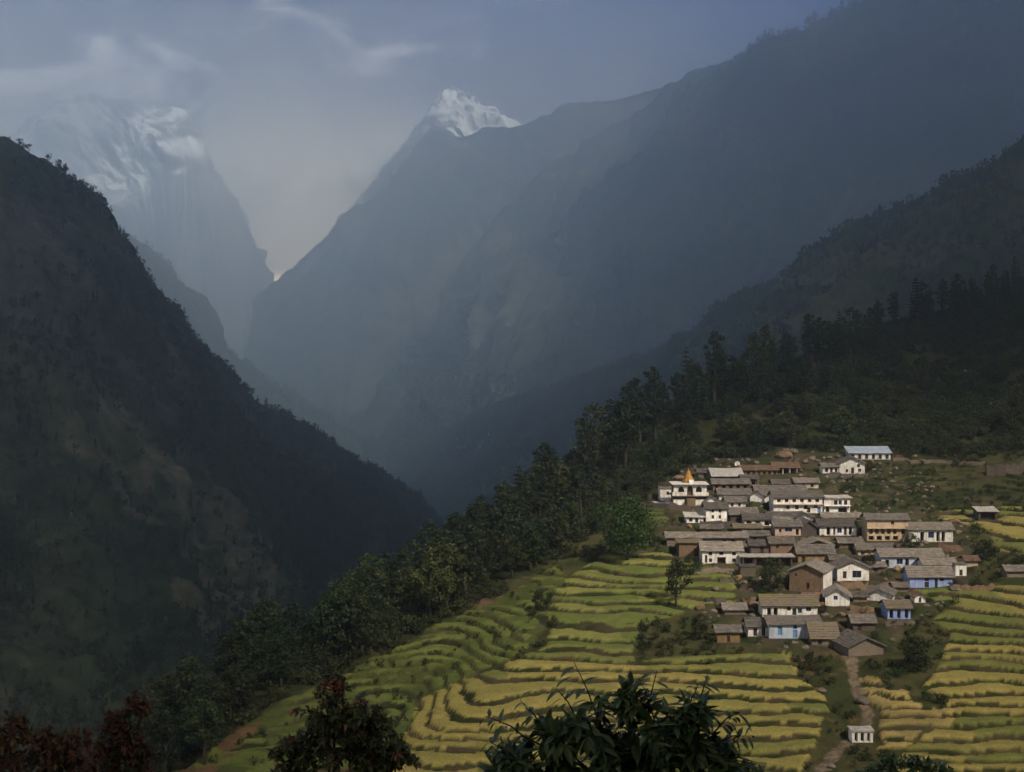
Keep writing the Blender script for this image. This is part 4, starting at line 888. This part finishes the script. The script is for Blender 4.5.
# hand placed skyline trees (px of foot, foot y, key, scale)
for (px, py, key, s) in [(345, 668, 'b2', 1.12), (330, 672, 'b0', 1.0), (362, 655, 'b1', .9), (447, 612, 'b4', 1.1), (465, 600, 'b0', 1.1), (430, 620, 'b2', 1.0), (505, 560, 't0', .85), (519, 550, 'c0', .9), (545, 530, 't1', .85), (560, 520, 'b2', 1.1), (585, 500, 'c1', 1.05), (592, 488, 't2', 1.0),
                         (615, 470, 'b1', 1.2), (625, 468, 't0', 1.15), (640, 450, 't1', .95), (655, 445, 't0', 1.1), (686, 425, 'c1', 1.05), (700, 420, 'b3', .9), (714, 408, 't2', 1.05), (733, 402, 'b1', .9), (751, 398, 't0', 1.0), (762, 394, 't1', 1.0), (788, 385, 'c2', .8), (812, 372, 't1', .9), (818, 372, 't0', .9), (835, 362, 'b1', .9), (850, 358, 't2', .8), (868, 350, 'b2', .9), (915, 332, 'c0', .95), (922, 330, 't2', .8), (965, 318, 'c1', .6), (1004, 306, 'c2', .7), (995, 312, 'b3', .7)]:
    c = ground_hit(px, py, Hg)
    if c[1] > 690 or c[1] < 151: continue
    placed.append((c[0], c[1])); plant_tree(key, c[0], c[1], s * (1.22 if px < 480 else 1.36), BOTTOM_L if px < 480 else RIDGE, 'trees along the left edge of the terraces' if px < 480 else 'trees on the skyline ridge', z=c[2]); n_ind += 1
tries = 0
EDGEPOLY = [(60, 830), (175, 774), (300, 693), (400, 648), (490, 601), (560, 560), (640, 516), (660, 488), (700, 466), (790, 449), (900, 454), (1050, 452)]
while n_ind < 285 and tries < 30000:
    tries += 1
    t_ = rr.random() ** .9; c = along_crest(t_); off = rr.uniform(-26, 110) if t_ > .34 else rr.uniform(-20, 22)
    x, y = c[0] + .72 * off, c[1] - .69 * off
    if y > 860 or y < 180: continue
    z = float(gz(x, y)); px, py, _ = [float(a) for a in proj(x, y, z)]
    if not (-20 < px < 1060): continue
    ex = np.interp(px, [p[0] for p in EDGEPOLY], [p[1] for p in EDGEPOLY])
    if py > ex - 1: continue
    left = px < 560
    if not ok(x, y, 4.2 if left else 5.6): continue
    if left: key = rr.choice(['b0', 'b1', 'b2', 'b3', 'b4', 's0', 's1', 'b0', 'b3']); s = rr.uniform(.6, 1.0)
    elif off < 12: key = rr.choice(['b0', 'b1', 'b3', 't0', 't1', 't2', 'c0', 'c1', 's1']); s = rr.uniform(.55, .9)
    else: key = rr.choice(['b0', 'b1', 'b2', 'b3', 'b4', 's0', 's1', 's2', 'c2', 's2']); s = rr.uniform(.5, .95)
    if px > 860 and off > 12: key = rr.choice(['b2', 'b4', 's0', 's1', 's2', 's2', 'b0']); s = rr.uniform(.45, .8)
    if left: lb, g = BOTTOM_L, 'trees along the left edge of the terraces'
    elif off < 12: lb, g = RIDGE, 'trees on the skyline ridge'
    elif px > 860: lb, g = REDGE, 'trees on the upper right slope'
    else: lb, g = SLOPE, 'trees on the wooded slope above the village'
    plant_tree(key, x, y, s * 1.18, lb, g, z=z); n_ind += 1
# scattered cover, one object each (nobody could count it)
def clump_proto(name, h, wd, n, size, lm, seed, conif=False):
    rng = np.random.default_rng(seed)
    if conif:
        zz = rng.random(10); cs = np.stack([rng.normal(size=10) * wd * .35 * (1 - zz), rng.normal(size=10) * wd * .35 * (1 - zz), h * (.15 + .85 * zz)], 1); rs = wd * .5 * (1.1 - zz)
    else:
        cs = rng.normal(size=(9, 3)) * np.array((wd * .45, wd * .45, h * .16)) + np.array((0, 0, h * .58)); rs = rng.uniform(.3, .55, 9) * wd
    v, f = leaf_cloud(cs, rs, n, size, rng, .8)
    tb = MB(); tb.tube([(0, 0, -h * .2), (0, 0, h * .7)], [h * .025, h * .012], 5)
    nv = len(v); vv = np.concatenate([v, np.array(tb.v)]); ff = [tuple(q_) for q_ in f] + [tuple(i + nv for i in q_) for q_ in tb.f]
    o = link_mesh(name, vv, ff, [M[lm], M['bark']], midx=[0] * len(f) + [1] * len(tb.f))
    COL.objects.unlink(o); return o
def scatter(name, protos, pts, scl, label, cat, seed=1):
    n = len(pts); me = bpy.data.meshes.new(name); me.vertices.add(n); me.vertices.foreach_set('co', np.asarray(pts, np.float32).ravel()); me.update()
    o = bpy.data.objects.new(name, me); COL.objects.link(o); rng = np.random.default_rng(seed)
    vattr(o, 'scl', scl); vattr(o, 'rot', rng.uniform(0, 6.28, n)); vattr(o, 'pick', rng.integers(0, len(protos), n))
    ng = bpy.data.node_groups.new(name, 'GeometryNodeTree'); ng.interface.new_socket('Geometry', in_out='INPUT', socket_type='NodeSocketGeometry'); ng.interface.new_socket('Geometry', in_out='OUTPUT', socket_type='NodeSocketGeometry')
    N, L = ng.nodes, ng.links; gi = N.new('NodeGroupInput'); go = N.new('NodeGroupOutput'); jn = N.new('GeometryNodeJoinGeometry')
    def at(nm):
        a = N.new('GeometryNodeInputNamedAttribute'); a.data_type = 'FLOAT'; a.inputs[0].default_value = nm; return a.outputs[0]
    cx = N.new('ShaderNodeCombineXYZ'); L.new(at('rot'), cx.inputs[2])
    for i, p in enumerate(protos):
        oi = N.new('GeometryNodeObjectInfo'); oi.inputs[0].default_value = p; oi.inputs[1].default_value = True
        cp = N.new('FunctionNodeCompare'); cp.data_type = 'FLOAT'; cp.operation = 'EQUAL'; L.new(at('pick'), cp.inputs[0]); cp.inputs[1].default_value = i; cp.inputs['Epsilon'].default_value = .1
        ip = N.new('GeometryNodeInstanceOnPoints'); L.new(gi.outputs[0], ip.inputs['Points']); L.new(cp.outputs[0], ip.inputs['Selection']); L.new(oi.outputs['Geometry'], ip.inputs['Instance'])
        L.new(cx.outputs[0], ip.inputs['Rotation']); L.new(at('scl'), ip.inputs['Scale']); L.new(ip.outputs[0], jn.inputs[0])
    L.new(jn.outputs[0], go.inputs[0]); md = o.modifiers.new('scatter', 'NODES'); md.node_group = ng
    return tag(o, label, cat, kind='stuff')
shrub = [clump_proto('shrub_%s' % c, 2.2, 1.5, 150, .34, 'leaf_shrub', 300 + i) for i, c in enumerate('abc')]
far_a = [clump_proto('wood_%s' % c, 11, 4.2, 120, 1.35, 'leaf_far', 310 + i) for i, c in enumerate('abc')] + [clump_proto('fir_%s' % c, 14, 3.2, 110, 1.2, 'leaf_far', 320 + i, True) for i, c in enumerate('ab')]
far_b = [clump_proto('forest_%s' % c, 13, 6, 40, 3.2, 'leaf_far', 330 + i) for i, c in enumerate('ab')] + [clump_proto('pine_%s' % c, 17, 4, 36, 2.8, 'leaf_far', 340 + i, True) for i, c in enumerate('ab')]
# shrubs over the near hill
n = 60000; x = RNG.uniform(-75, 260, n); y = RNG.uniform(172, 640, n); z = gz(x, y); px, py, _ = proj(x, y, z)
def gmask(A): return bil(XS, YS, A.astype(float), x, y) > .5
inF = gmask(zF); inV = gmask(zV); inField = gmask(crop); inT = gmask(field); inP = bil(XS, YS, np.minimum(pd, 50), x, y) < 2.2
pad = np.zeros(n, bool)
for (x0, y0, c, s, hw, ya, yb, zz) in PADS:
    lx = (x - x0) * c + (y - y0) * s; ly = -(x - x0) * s + (y - y0) * c
    pad |= (np.abs(lx) < hw + .3) & (ly > ya - 2.0) & (ly < yb + .3)
dens = np.where(inF, .55, .33); dens = np.where(inV, .10, dens); dens = np.where(inT, .012, dens); dens = np.where(gmask(zN), .15, dens); dens = np.where(inField & ~gmask(zN), .0, dens); dens = np.where(gmask(zU), .30, dens)
dens = dens * sstep(.25, .55, fbm(x / 10, y / 10, 3, 140)) * 1.5
keep = (RNG.random(n) < dens) & ~pad & ~inP & (px > -30) & (px < 1060) & (py < 800)
sc = RNG.uniform(.45, 1.1, n) * np.where(inF, 1.35, .75); sc = np.where(inT | gmask(zU) | inV, RNG.uniform(.25, .62, n), sc)
scatter('undergrowth', shrub, np.stack([x, y, z], 1)[keep], sc[keep], 'dense green scrub and bushes covering the near hillside', 'undergrowth', 5)
def stone_proto(name, seed):
    rng = np.random.default_rng(seed); bm = bmesh.new(); bmesh.ops.create_icosphere(bm, subdivisions=2, radius=.5)
    for v in bm.verts: v.co = v.co * (1 + .25 * math.sin(5 * v.co.x + seed) * math.cos(6 * v.co.y)); v.co.z *= .6
    me = bpy.data.meshes.new(name); bm.to_mesh(me); bm.free(); me.materials.append(M['stone']); return bpy.data.objects.new(name, me)
kr = (inV & ~pad & (RNG.random(n) < .16)) | ((inF & (py > 440) & (py < 470) & (px > 680)) & (RNG.random(n) < .05)); kr &= (px > 640) & (px < 1040)
scatter('rubble', [stone_proto('stone_%s' % c, i) for i, c in enumerate('abc')], np.stack([x, y, z], 1)[kr], RNG.uniform(.4, 1.6, kr.sum()), 'loose stones and rubble strewn between the houses', 'rubble', 15)
def on_loft(Lf, n, rng, mask=None, rows=None):
    V = Lf['V']; r0 = Lf['sky'] - 2; nr, nc = V.shape[:2]
    # area weighted pick
    a = np.linalg.norm(np.cross(V[1:, :-1] - V[:-1, :-1], V[:-1, 1:] - V[:-1, :-1]), axis=-1); a[:r0] = 0
    px, py = Lf['px'][:-1, :-1], Lf['py'][:-1, :-1]; a = a * ((px > -60) & (px < 1090) & (py > -40) & (py < 790))
    if mask is not None: a = a * mask[:-1, :-1]
    i = rng.choice(a.size, n, p=(a / a.sum()).ravel()); r, c = np.unravel_index(i, a.shape); s, t_ = rng.random(n)[:, None], rng.random(n)[:, None]
    return (V[r, c] * (1 - s) + V[r + 1, c] * s) * (1 - t_) + (V[r, c + 1] * (1 - s) + V[r + 1, c + 1] * s) * t_
V = L1['V']; wx = (fbm(V[..., 0] / 60, V[..., 2] / 60, 4, 8) - .5) * 60
m1 = np.ones(V.shape[:2]); m1[inpoly(L1['px'] + wx, L1['py'] + wx, BARE)] = .22; m1[inpoly(L1['px'] + wx, L1['py'] + wx, CRAG)] = .4
m1 *= .25 + sstep(.35, .6, fbm(V[..., 0] / 70, V[..., 2] / 70, 4, 88)); m1[L1['py'] > 500] *= 1.6
pts = on_loft(L1, 34000, RNG, m1); scatter('left_mountain_forest', far_a, pts, RNG.uniform(.22, .85, len(pts)) * np.clip(pts[:, 1] / 1100, .8, 1.7), 'dark forest and scrub covering the left mountainside', 'forest', 6)
pts = on_loft(L2, 7000, RNG); scatter('left_ridge_forest', far_a, pts, RNG.uniform(1.2, 2.6, len(pts)), 'hazy forest on the second ridge at the left of the valley', 'forest', 7)
pts = on_loft(R1, 30000, RNG); scatter('right_ridge_forest', far_a, pts, RNG.uniform(.6, 1.1, len(pts)) * np.clip(pts[:, 1] / 1800, .9, 2.2), 'blue hazy forest on the ridge behind the village', 'forest', 8)
pts = on_loft(R2, 24000, RNG); scatter('great_mountain_forest', far_b, pts, RNG.uniform(1.2, 3.2, len(pts)), 'faint hazy forest on the great mountain at the right', 'forest', 9)

# ------------------------------------------------------------------ walls, rocks, small things
def rock(name, label, px, py, r, mat='stone', cat='boulder', group=None, flat=.6, seed=0):
    p = ground_hit(px, py, Hg); rng = np.random.default_rng(seed + int(px * 7 + py))
    bm = bmesh.new(); bmesh.ops.create_icosphere(bm, subdivisions=3, radius=r)
    ax = rng.normal(size=(7, 3)); ax /= np.linalg.norm(ax, axis=1, keepdims=True)
    for v in bm.verts:
        d = np.array(v.co) / r; kx = 1.
        for a in ax: kx = min(kx, .72 / max(.01, abs(d @ a)) if d @ a > .72 else kx)
        v.co *= kx * (1 + .06 * math.sin(9 * d[0] + 5 * d[2]) * math.cos(7 * d[1])); v.co.z *= flat
    me = bpy.data.meshes.new(name); bm.to_mesh(me); bm.free(); me.materials.append(M[mat])
    o = bpy.data.objects.new(name, me); COL.objects.link(o); o.location = (p[0], p[1], p[2] + r * flat * .35); o.rotation_euler.z = rng.random() * 6
    return tag(o, label, cat, group)
def stone_wall(name, label, pts_px, h, thick, mat, jit=.12):
    pw_ = [ground_hit(*p, Hg) for p in pts_px]; b = MB(); prof = []
    line = []
    for a, c in zip(pw_[:-1], pw_[1:]):
        n_ = max(2, int(np.linalg.norm(c[:2] - a[:2]) / .7)); line += [a + (c - a) * i / n_ for i in range(n_)]
    line.append(pw_[-1]); vs = []; fs = []
    for i, p in enumerate(line):
        z = float(gz(p[0], p[1])); hh = h + random.uniform(-jit, jit) * 1.5
        for (dy, zz) in ((-thick / 2 - .1, -.8), (-thick / 2 + random.uniform(-jit, jit) * .5, hh * .55), (-thick / 2 + .06, hh), (thick / 2 - .05, hh), (thick / 2, -.8)): vs.append((p[0], p[1] + dy, z + zz))
    for i in range(len(line) - 1):
        for j in range(4): fs.append((i * 5 + j, i * 5 + 5 + j, i * 5 + 6 + j, i * 5 + 1 + j))
    fs.append((0, 1, 2, 3, 4)); m_ = len(line) * 5 - 5; fs.append((m_ + 4, m_ + 3, m_ + 2, m_ + 1, m_))
    b.add(vs, fs); return tag(b.build(name, M[mat]), label, 'wall')
stone_wall('stone_wall', 'long thin pale stone wall crossing the slope above the upper right terraces', [(893, 461), (930, 463), (985, 465)], .9, .5, 'stone')
stone_wall('retaining_wall', 'thick rubble retaining wall at the right edge above the upper terraces', [(986, 475), (1005, 474), (1035, 470)], 2.6, 1.2, 'stone', .3)
stone_wall('retaining_wall', 'dark stone retaining wall running left below the temple', [(640, 509), (668, 509), (705, 516)], 1.4, .6, 'stone', .12)
stone_wall('garden_wall', 'low white wall left of the temple at the edge of the wood', [(652, 505), (672, 505)], .9, .3, 'white', .06)
stone_wall('stone_wall', 'low stone wall under the white five-window house', [(690, 574), (735, 574)], .9, .5, 'stone', .15)
stone_wall('stone_wall', 'rough stone wall below the small blue house', [(885, 626), (915, 626)], .9, .5, 'stone', .15)
stone_wall('stone_wall', 'reddish stone wall below the bright blue house at the edge of the terraces', [(960, 590), (994, 588)], 1.0, .6, 'clay', .2)
for i, (px, py, r, m_) in enumerate([(956, 590, 1.4, 'stone'), (968, 522, 1.1, 'stone'), (955, 523, 1.3, 'clay'), (863, 703, 1.3, 'darkstone'), (785, 457, 2.6, 'clay'), (793, 453, 1.5, 'stone'), (812, 460, 1.2, 'stone'), (818, 462, 1.0, 'stone'), (806, 463, 1.1, 'clay'), (837, 457, .9, 'stone'), (830, 459, .9, 'stone'), (843, 456, .9, 'stone'), (680, 480, 1.8, 'clay'), (888, 590, 1.2, 'stone'), (903, 585, 1.3, 'stone'), (822, 692, .8, 'stone'), (832, 768, .7, 'stone'), (716, 590, .8, 'stone')]):
    lbs = ['grey boulder right below the bright blue house', 'grey boulder near the open field shed', 'reddish mound beside the columned house at the right edge of the village', 'dark boulder on the footpath above the white field hut', 'large bare earth mound behind the pillared house at the top of the village', 'pale rock on top of the bare earth mound', None, None, None, None, None, None, 'reddish heap of earth behind the temple', 'grey rock left of the bright blue house', 'pale rock between the bright blue house and the low white house', 'small rock in the scrub left of the footpath', 'small pale rock beside the path at the bottom of the picture', 'small stone below the slender dark tree']
    lb = lbs[i]; g = None
    if lb is None: lb, g = 'pale stone in the row of rocks left of the upper white houses', 'rocks at the upper edge of the village'
    rock('earth_mound' if 'mound' in lb or 'heap' in lb else 'boulder', lb, px, py, r, m_, 'mound' if 'mound' in lb or 'heap' in lb else 'boulder', g)
for i, (xa, ya, xb, yb) in enumerate([(700, 526, 735, 527), (742, 540, 790, 541), (800, 541, 830, 542), (846, 548, 866, 547), (760, 497, 776, 497), (862, 572, 880, 573), (868, 590, 892, 592), (840, 588, 868, 587), (812, 611, 826, 612), (850, 612, 874, 613), (706, 602, 726, 604), (742, 603, 760, 604), (826, 478, 868, 478), (938, 549, 962, 551), (846, 560, 872, 559), (900, 604, 912, 606), (676, 548, 690, 549), (720, 582, 744, 583)]):
    o = stone_wall('stone_wall', 'low dry stone wall shoring up the ground between the village houses', [(xa, ya), ((xa + xb) / 2, (ya + yb) / 2 + random.uniform(-1, 1)), (xb, yb)], random.uniform(.7, 1.3), .5, random.choice(['stone', 'darkstone', 'clay']), .16)
    o['group'] = 'dry stone walls between the houses'
for i, (px, py, r) in enumerate([(738, 579, .9), (700, 609, 1.0), (752, 607, .8), (822, 606, .8), (842, 617, .9), (884, 611, .8), (897, 571, .9), (936, 552, .9), (772, 543, .7), (690, 528, .8), (860, 540, .8), (884, 588, .9), (782, 598, .8)]):
    rock('straw_heap', 'small brown straw heap lying in the yards between the village houses', px, py, r, 'ochre' if i % 3 == 0 else 'clay', 'heap', 'straw heaps in the yards', .85, i)
def dish(px, py, label):
    p = ground_hit(px, py, Hg); r = empty('satellite_dish', tuple(p), 0, label, 'satellite dish'); b = MB(); b.tube([(0, 0, -.3), (0, 0, 2.4)], [.05, .05], 6); b.build('pole', M['wood2'], r)
    vs = []; fs = []; n = 14
    for k_ in range(5):
        for a in range(n): rr_ = .75 * k_ / 4; vs.append((rr_ * math.cos(a * 6.2832 / n), -.12 - .25 * (rr_ / .75) ** 2, 2.5 + rr_ * math.sin(a * 6.2832 / n)))
    vs += [(x_, y_ + .03, z_) for x_, y_, z_ in vs]; m_ = 5 * n
    for k_ in range(4):
        for a in range(n): q_ = (k_ * n + a, k_ * n + (a + 1) % n, k_ * n + n + (a + 1) % n, k_ * n + n + a); fs.append(q_); fs.append(tuple(m_ + i for i in reversed(q_)))
    for a in range(n): fs.append((4 * n + a, 4 * n + (a + 1) % n, m_ + 4 * n + (a + 1) % n, m_ + 4 * n + a))
    b = MB(); b.add(vs, fs); b.build('dish', M['white'], r, True)
dish(737, 473, 'round white dish on a pole at the top of the village by the trees')

# ------------------------------------------------------------------ foreground bushes near the camera
def leaf_verts(p, d, up, L_, wd_, fold=.25, curl=.25):
    d = d.normalized(); s = d.cross(up)
    if s.length < 1e-3: s = d.orthogonal()
    s.normalize(); n = s.cross(d)
    prof = [(0, .06), (.18, .62), (.42, 1.0), (.68, .78), (.88, .36), (1, .02)]
    v = []
    for t_, k_ in prof:
        c = p + d * (L_ * t_) - n * (curl * L_ * t_ * t_)
        v += [c - s * (wd_ * k_ / 2) + n * (fold * wd_ * k_ / 2), c, c + s * (wd_ * k_ / 2) + n * (fold * wd_ * k_ / 2)]
    f = []
    for i in range(5): f += [(i * 3, i * 3 + 1, i * 3 + 4, i * 3 + 3), (i * 3 + 1, i * 3 + 2, i * 3 + 5, i * 3 + 4)]
    return v, f
def leafy_bush(name, label, base, shape, nst, leaf_len, lw, lm, seed, per=34, extra=None, droop=.4, twig=.006, tip_fac=1.):
    """stems from the ground fan out to crown points inside the given (dx,dz,r) blobs; twigs carry single leaves"""
    rnd = random.Random(seed); root = empty(name, tuple(base), 0, label, 'bush'); st = MB(); lf = MB(); br = MB()
    B = Vector((0, 0, 0))
    tips = []
    for (dx, dy, dz, r, n_) in shape:
        hub = Vector((dx, dy, dz)); 
        st.tube([B + Vector((rnd.uniform(-.1, .1), rnd.uniform(-.1, .1), -.3)), B + (hub * .45) + Vector((rnd.uniform(-.15, .15), 0, .1)), hub], [twig * 6, twig * 4, twig * 2.2], 6)
        for i in range(n_):
            while True:
                q_ = Vector((rnd.uniform(-1, 1), rnd.uniform(-1, 1), rnd.uniform(-1, 1)))
                if q_.length < 1: break
            tips.append((hub + Vector((q_.x * r, q_.y * r, q_.z * r * .85)), hub, q_))
    for (tip, hub, q_) in tips:
        mid = hub.lerp(tip, .55) + Vector((0, 0, .06)); br.tube([hub, mid, tip], [twig * 1.8, twig * 1.2, twig * .5], 4)
        dirn = (tip - hub).normalized()
        for i in range(per):
            t_ = 1 - .62 * (i / per); p = hub.lerp(tip, t_) if t_ > .55 else mid.lerp(tip, 0)
            a = rnd.random() * 6.28; o_ = dirn.orthogonal().normalized(); side = (Matrix.Rotation(a, 3, dirn) @ o_)
            d = (dirn * rnd.uniform(.1, .8) + side + Vector((0, 0, rnd.uniform(-.6, .25) * droop * 2)))
            L_ = leaf_len * rnd.uniform(.6, 1.25); lf.add(*leaf_verts(p, d, Vector((rnd.uniform(-.4, .4), rnd.uniform(-.4, .4), 1)), L_, L_ * lw * rnd.uniform(.8, 1.15), curl=rnd.uniform(.0, .35)))
    if extra:
        for (dx, dy, dz, ex, ey, ez) in extra:      # single sprays sticking out
            a, c = Vector((dx, dy, dz)), Vector((ex, ey, ez)); br.tube([a, a.lerp(c, .5) + Vector((0, 0, .03)), c], [twig * 1.6, twig * 1.1, twig * .5], 4)
            n_ = 11; dirn = (c - a).normalized(); o_ = dirn.orthogonal().normalized()
            for i in range(n_):
                p = a.lerp(c, .3 + .7 * i / (n_ - 1)); side = Matrix.Rotation(i * 2.4 + rnd.random(), 3, dirn) @ o_
                L_ = leaf_len * rnd.uniform(.6, 1.1); lf.add(*leaf_verts(p, dirn * .5 + side + Vector((0, 0, -.5 * droop)), Vector((0, 0, 1)), L_, L_ * lw, curl=.3))
    st.build('stem', M['bark'], root, True); br.build('twigs', M['bark'], root); lf.build('foliage', M[lm], root)
    return root
def at_near(px, py, d): return Vector(P(px, py, d))
def bush_from_px(name, label, d, foot_px, blobs, **k):
    fx = (foot_px - 512) / F * d; base = Vector((fx, d, float(gz(fx, d))))
    sh = []
    for (px, py, rp, n_) in blobs: c = at_near(px, py, d) - base; sh.append((c.x, c.y + random.uniform(-.4, .4) * rp * d / F, c.z, rp * d / F, n_))
    ex = None
    if 'sprays' in k:
        ex = []
        for (a, b, c, e) in k.pop('sprays'): p0 = at_near(a, b, d) - base; p1 = at_near(c, e, d) - base; ex.append((*p0, *p1))
    return leafy_bush(name, label, base, sh, 0, extra=ex, **k)
bush_from_px('glossy_bush', 'dark glossy long-leaved bush in front at the bottom centre', 9.0, 620,
    [(545, 748, 40, 15), (595, 728, 44, 17), (650, 734, 48, 20), (700, 748, 36, 15), (590, 772, 60, 28), (660, 778, 60, 28), (515, 775, 36, 18), (630, 708, 20, 8), (690, 712, 24, 10), (725, 775, 34, 16)],
    leaf_len=.125, lw=.36, lm='leaf_fg', seed=41, per=17, droop=.7, twig=.005,
    sprays=[(600, 725, 574, 662), (645, 728, 657, 670), (694, 730, 708, 672), (712, 735, 740, 712), (715, 745, 750, 736), (535, 745, 486, 716), (548, 738, 520, 700), (684, 725, 698, 685), (655, 722, 640, 680), (715, 760, 762, 764), (515, 765, 490, 742), (580, 725, 556, 688)])
bush_from_px('russet_bush', 'round dark bush with russet leaf tips at the bottom left of centre', 22, 342,
    [(330, 715, 38, 40), (370, 720, 38, 40), (300, 745, 36, 34), (350, 750, 52, 60), (395, 755, 30, 28), (335, 690, 22, 16), (290, 765, 30, 20), (375, 770, 45, 40)],
    leaf_len=.115, lw=.42, lm='leaf_red2', seed=43, per=24, droop=.5, twig=.008)
bush_from_px('rusty_bush', 'rusty red leaved bush in the bottom left corner', 26, 20,
    [(10, 735, 26, 26), (45, 750, 28, 30), (0, 765, 36, 34), (75, 745, 20, 18), (60, 770, 36, 34)],
    leaf_len=.15, lw=.42, lm='leaf_red', seed=45, per=22, droop=.5, twig=.008)
bush_from_px('rusty_bush', 'red and green leaved bush right of the bottom left corner bush', 28, 118,
    [(118, 722, 20, 22), (125, 742, 26, 30), (105, 760, 34, 36), (140, 765, 24, 26), (140, 705, 14, 12)],
    leaf_len=.15, lw=.42, lm='leaf_red', seed=46, per=22, droop=.5, twig=.008)
bush_from_px('leafy_bush', 'small dark green bush at the bottom edge below the footpath', 30, 905,
    [(890, 768, 20, 20), (915, 766, 20, 20), (940, 775, 20, 18), (870, 778, 16, 12)],
    leaf_len=.15, lw=.4, lm='leaf_fg', seed=47, per=15, droop=.5, twig=.008)
# two dark trees filling the gap behind the bottom left bushes
for (px, py, s, lb) in [(165, 800, .9, 'dark tree behind the red and green leaved bush at the bottom left'), (205, 790, .9, 'dark tree at the lower end of the belt of wood')]:
    a = P(px, py, 215); plant_tree('b0', a[0], a[1], s, lb)

# ------------------------------------------------------------------ haze: the air of the valley
def haze_box():
    hi = 40.
    for o in COL.objects:
        if o.type == 'MESH' and o.parent is None: hi = max(hi, max((o.matrix_world @ Vector(c)).z for c in o.bound_box))
    b = MB(); b.box(-12000, 12000, -700, 15000, -800, hi + 30); m = bpy.data.materials.new('haze'); m.use_nodes = True; nt = m.node_tree; nt.nodes.clear()
    out = nt.nodes.new('ShaderNodeOutputMaterial'); pv = nt.nodes.new('ShaderNodeVolumePrincipled'); nt.links.new(pv.outputs[0], out.inputs['Volume'])
    pv.inputs['Color'].default_value = (*HAZE_COL, 1); pv.inputs['Density'].default_value = HAZE_DENSITY; pv.inputs['Anisotropy'].default_value = HAZE_G; pv.inputs['Density Attribute'].default_value = ''
    m.cycles.homogeneous_volume = True
    tag(b.build('haze', m), 'pale blue haze filling the valley air', 'haze', kind='stuff')
haze_box()

# clouds added out of view above the haze to shade the slopes, openings cut for the sun
def added_cloud_deck():
    zb = 3050.; o_ = (zb + 55) / math.tan(R(SUN_EL)); cx0, cy0 = 84 + o_ * math.sin(R(SUN_AZ)), 305 + o_ * math.cos(R(SUN_AZ))
    xs = np.concatenate([np.arange(-3400, cx0 - 400, 110), np.arange(cx0 - 400, cx0 + 400, 16), np.arange(cx0 + 400, 7000, 110)])
    ys = np.concatenate([np.arange(-6500, cy0 - 400, 110), np.arange(cy0 - 400, cy0 + 400, 16), np.arange(cy0 + 400, 7000, 110)])
    X, Y = np.meshgrid(xs, ys)
    e = np.hypot((X - cx0) / GAP[0], (Y - cy0) / GAP[1]) + (fbm(X / 120, Y / 120, 4, 203) - .5) * .35
    hole = np.minimum(np.minimum(Y - 1900, 9600 - Y), (2250 - X) * 1.3) / 900      # a wide break cut to let the sun into the left and middle of the valley
    border = np.minimum(np.minimum(X - xs[0], xs[-1] - X), np.minimum(Y - ys[0], ys[-1] - Y)) / 900
    border = np.minimum(border, .6 - hole)
    th = np.minimum(sstep(1, 1.6, e), sstep(0, 1, border + (fbm(X / 500, Y / 500, 4, 207) - .5)))
    solid = (th > .02)
    n1 = fbm(X / 420, Y / 420, 6, 201); n2 = fbm(X / 380, Y / 380, 6, 205, ridged=True)
    zt = zb + 60 + sstep(1.3, 7, e) * th * (150 + 420 * n2) + th * 12; zl = zb + 40 + th * (-10 + 60 * (n1 - .5))
    idx = np.arange(X.size).reshape(X.shape); cell = solid[:-1, :-1] & solid[1:, :-1] & solid[:-1, 1:] & solid[1:, 1:]
    q_ = np.stack([idx[:-1, :-1], idx[:-1, 1:], idx[1:, 1:], idx[1:, :-1]], -1)[cell]; n = X.size
    side = []
    pc = np.pad(cell, 1)
    for dj, di, a, b in ((-1, 0, 0, 1), (0, 1, 1, 2), (1, 0, 2, 3), (0, -1, 3, 0)):
        ed = cell & ~pc[1 + dj:pc.shape[0] - 1 + dj, 1 + di:pc.shape[1] - 1 + di]
        qq = np.stack([idx[:-1, :-1], idx[:-1, 1:], idx[1:, 1:], idx[1:, :-1]], -1)[ed]; side.append(np.stack([qq[:, a], qq[:, b], qq[:, b] + n, qq[:, a] + n], -1))
    f = np.concatenate([q_[:, ::-1], q_ + n] + side)
    v = np.concatenate([np.stack([X, Y, zl], -1).reshape(-1, 3), np.stack([X, Y, zt], -1).reshape(-1, 3)])
    m, nt, N, L, b = new_mat('added_cloud'); b.inputs['Base Color'].default_value = (.75, .76, .78, 1); b.inputs['Roughness'].default_value = 1
    o = link_mesh('added_cloud', v, f, [m], smooth=True); tag(o, 'unseen grey clouds added over the valley to shade the slopes, with openings for the sun', 'added_cloud', kind='structure')
    return o
GAP = (165, 165)  # half-widths of the opening shaped to let sun onto village and terraces
added_cloud_deck()
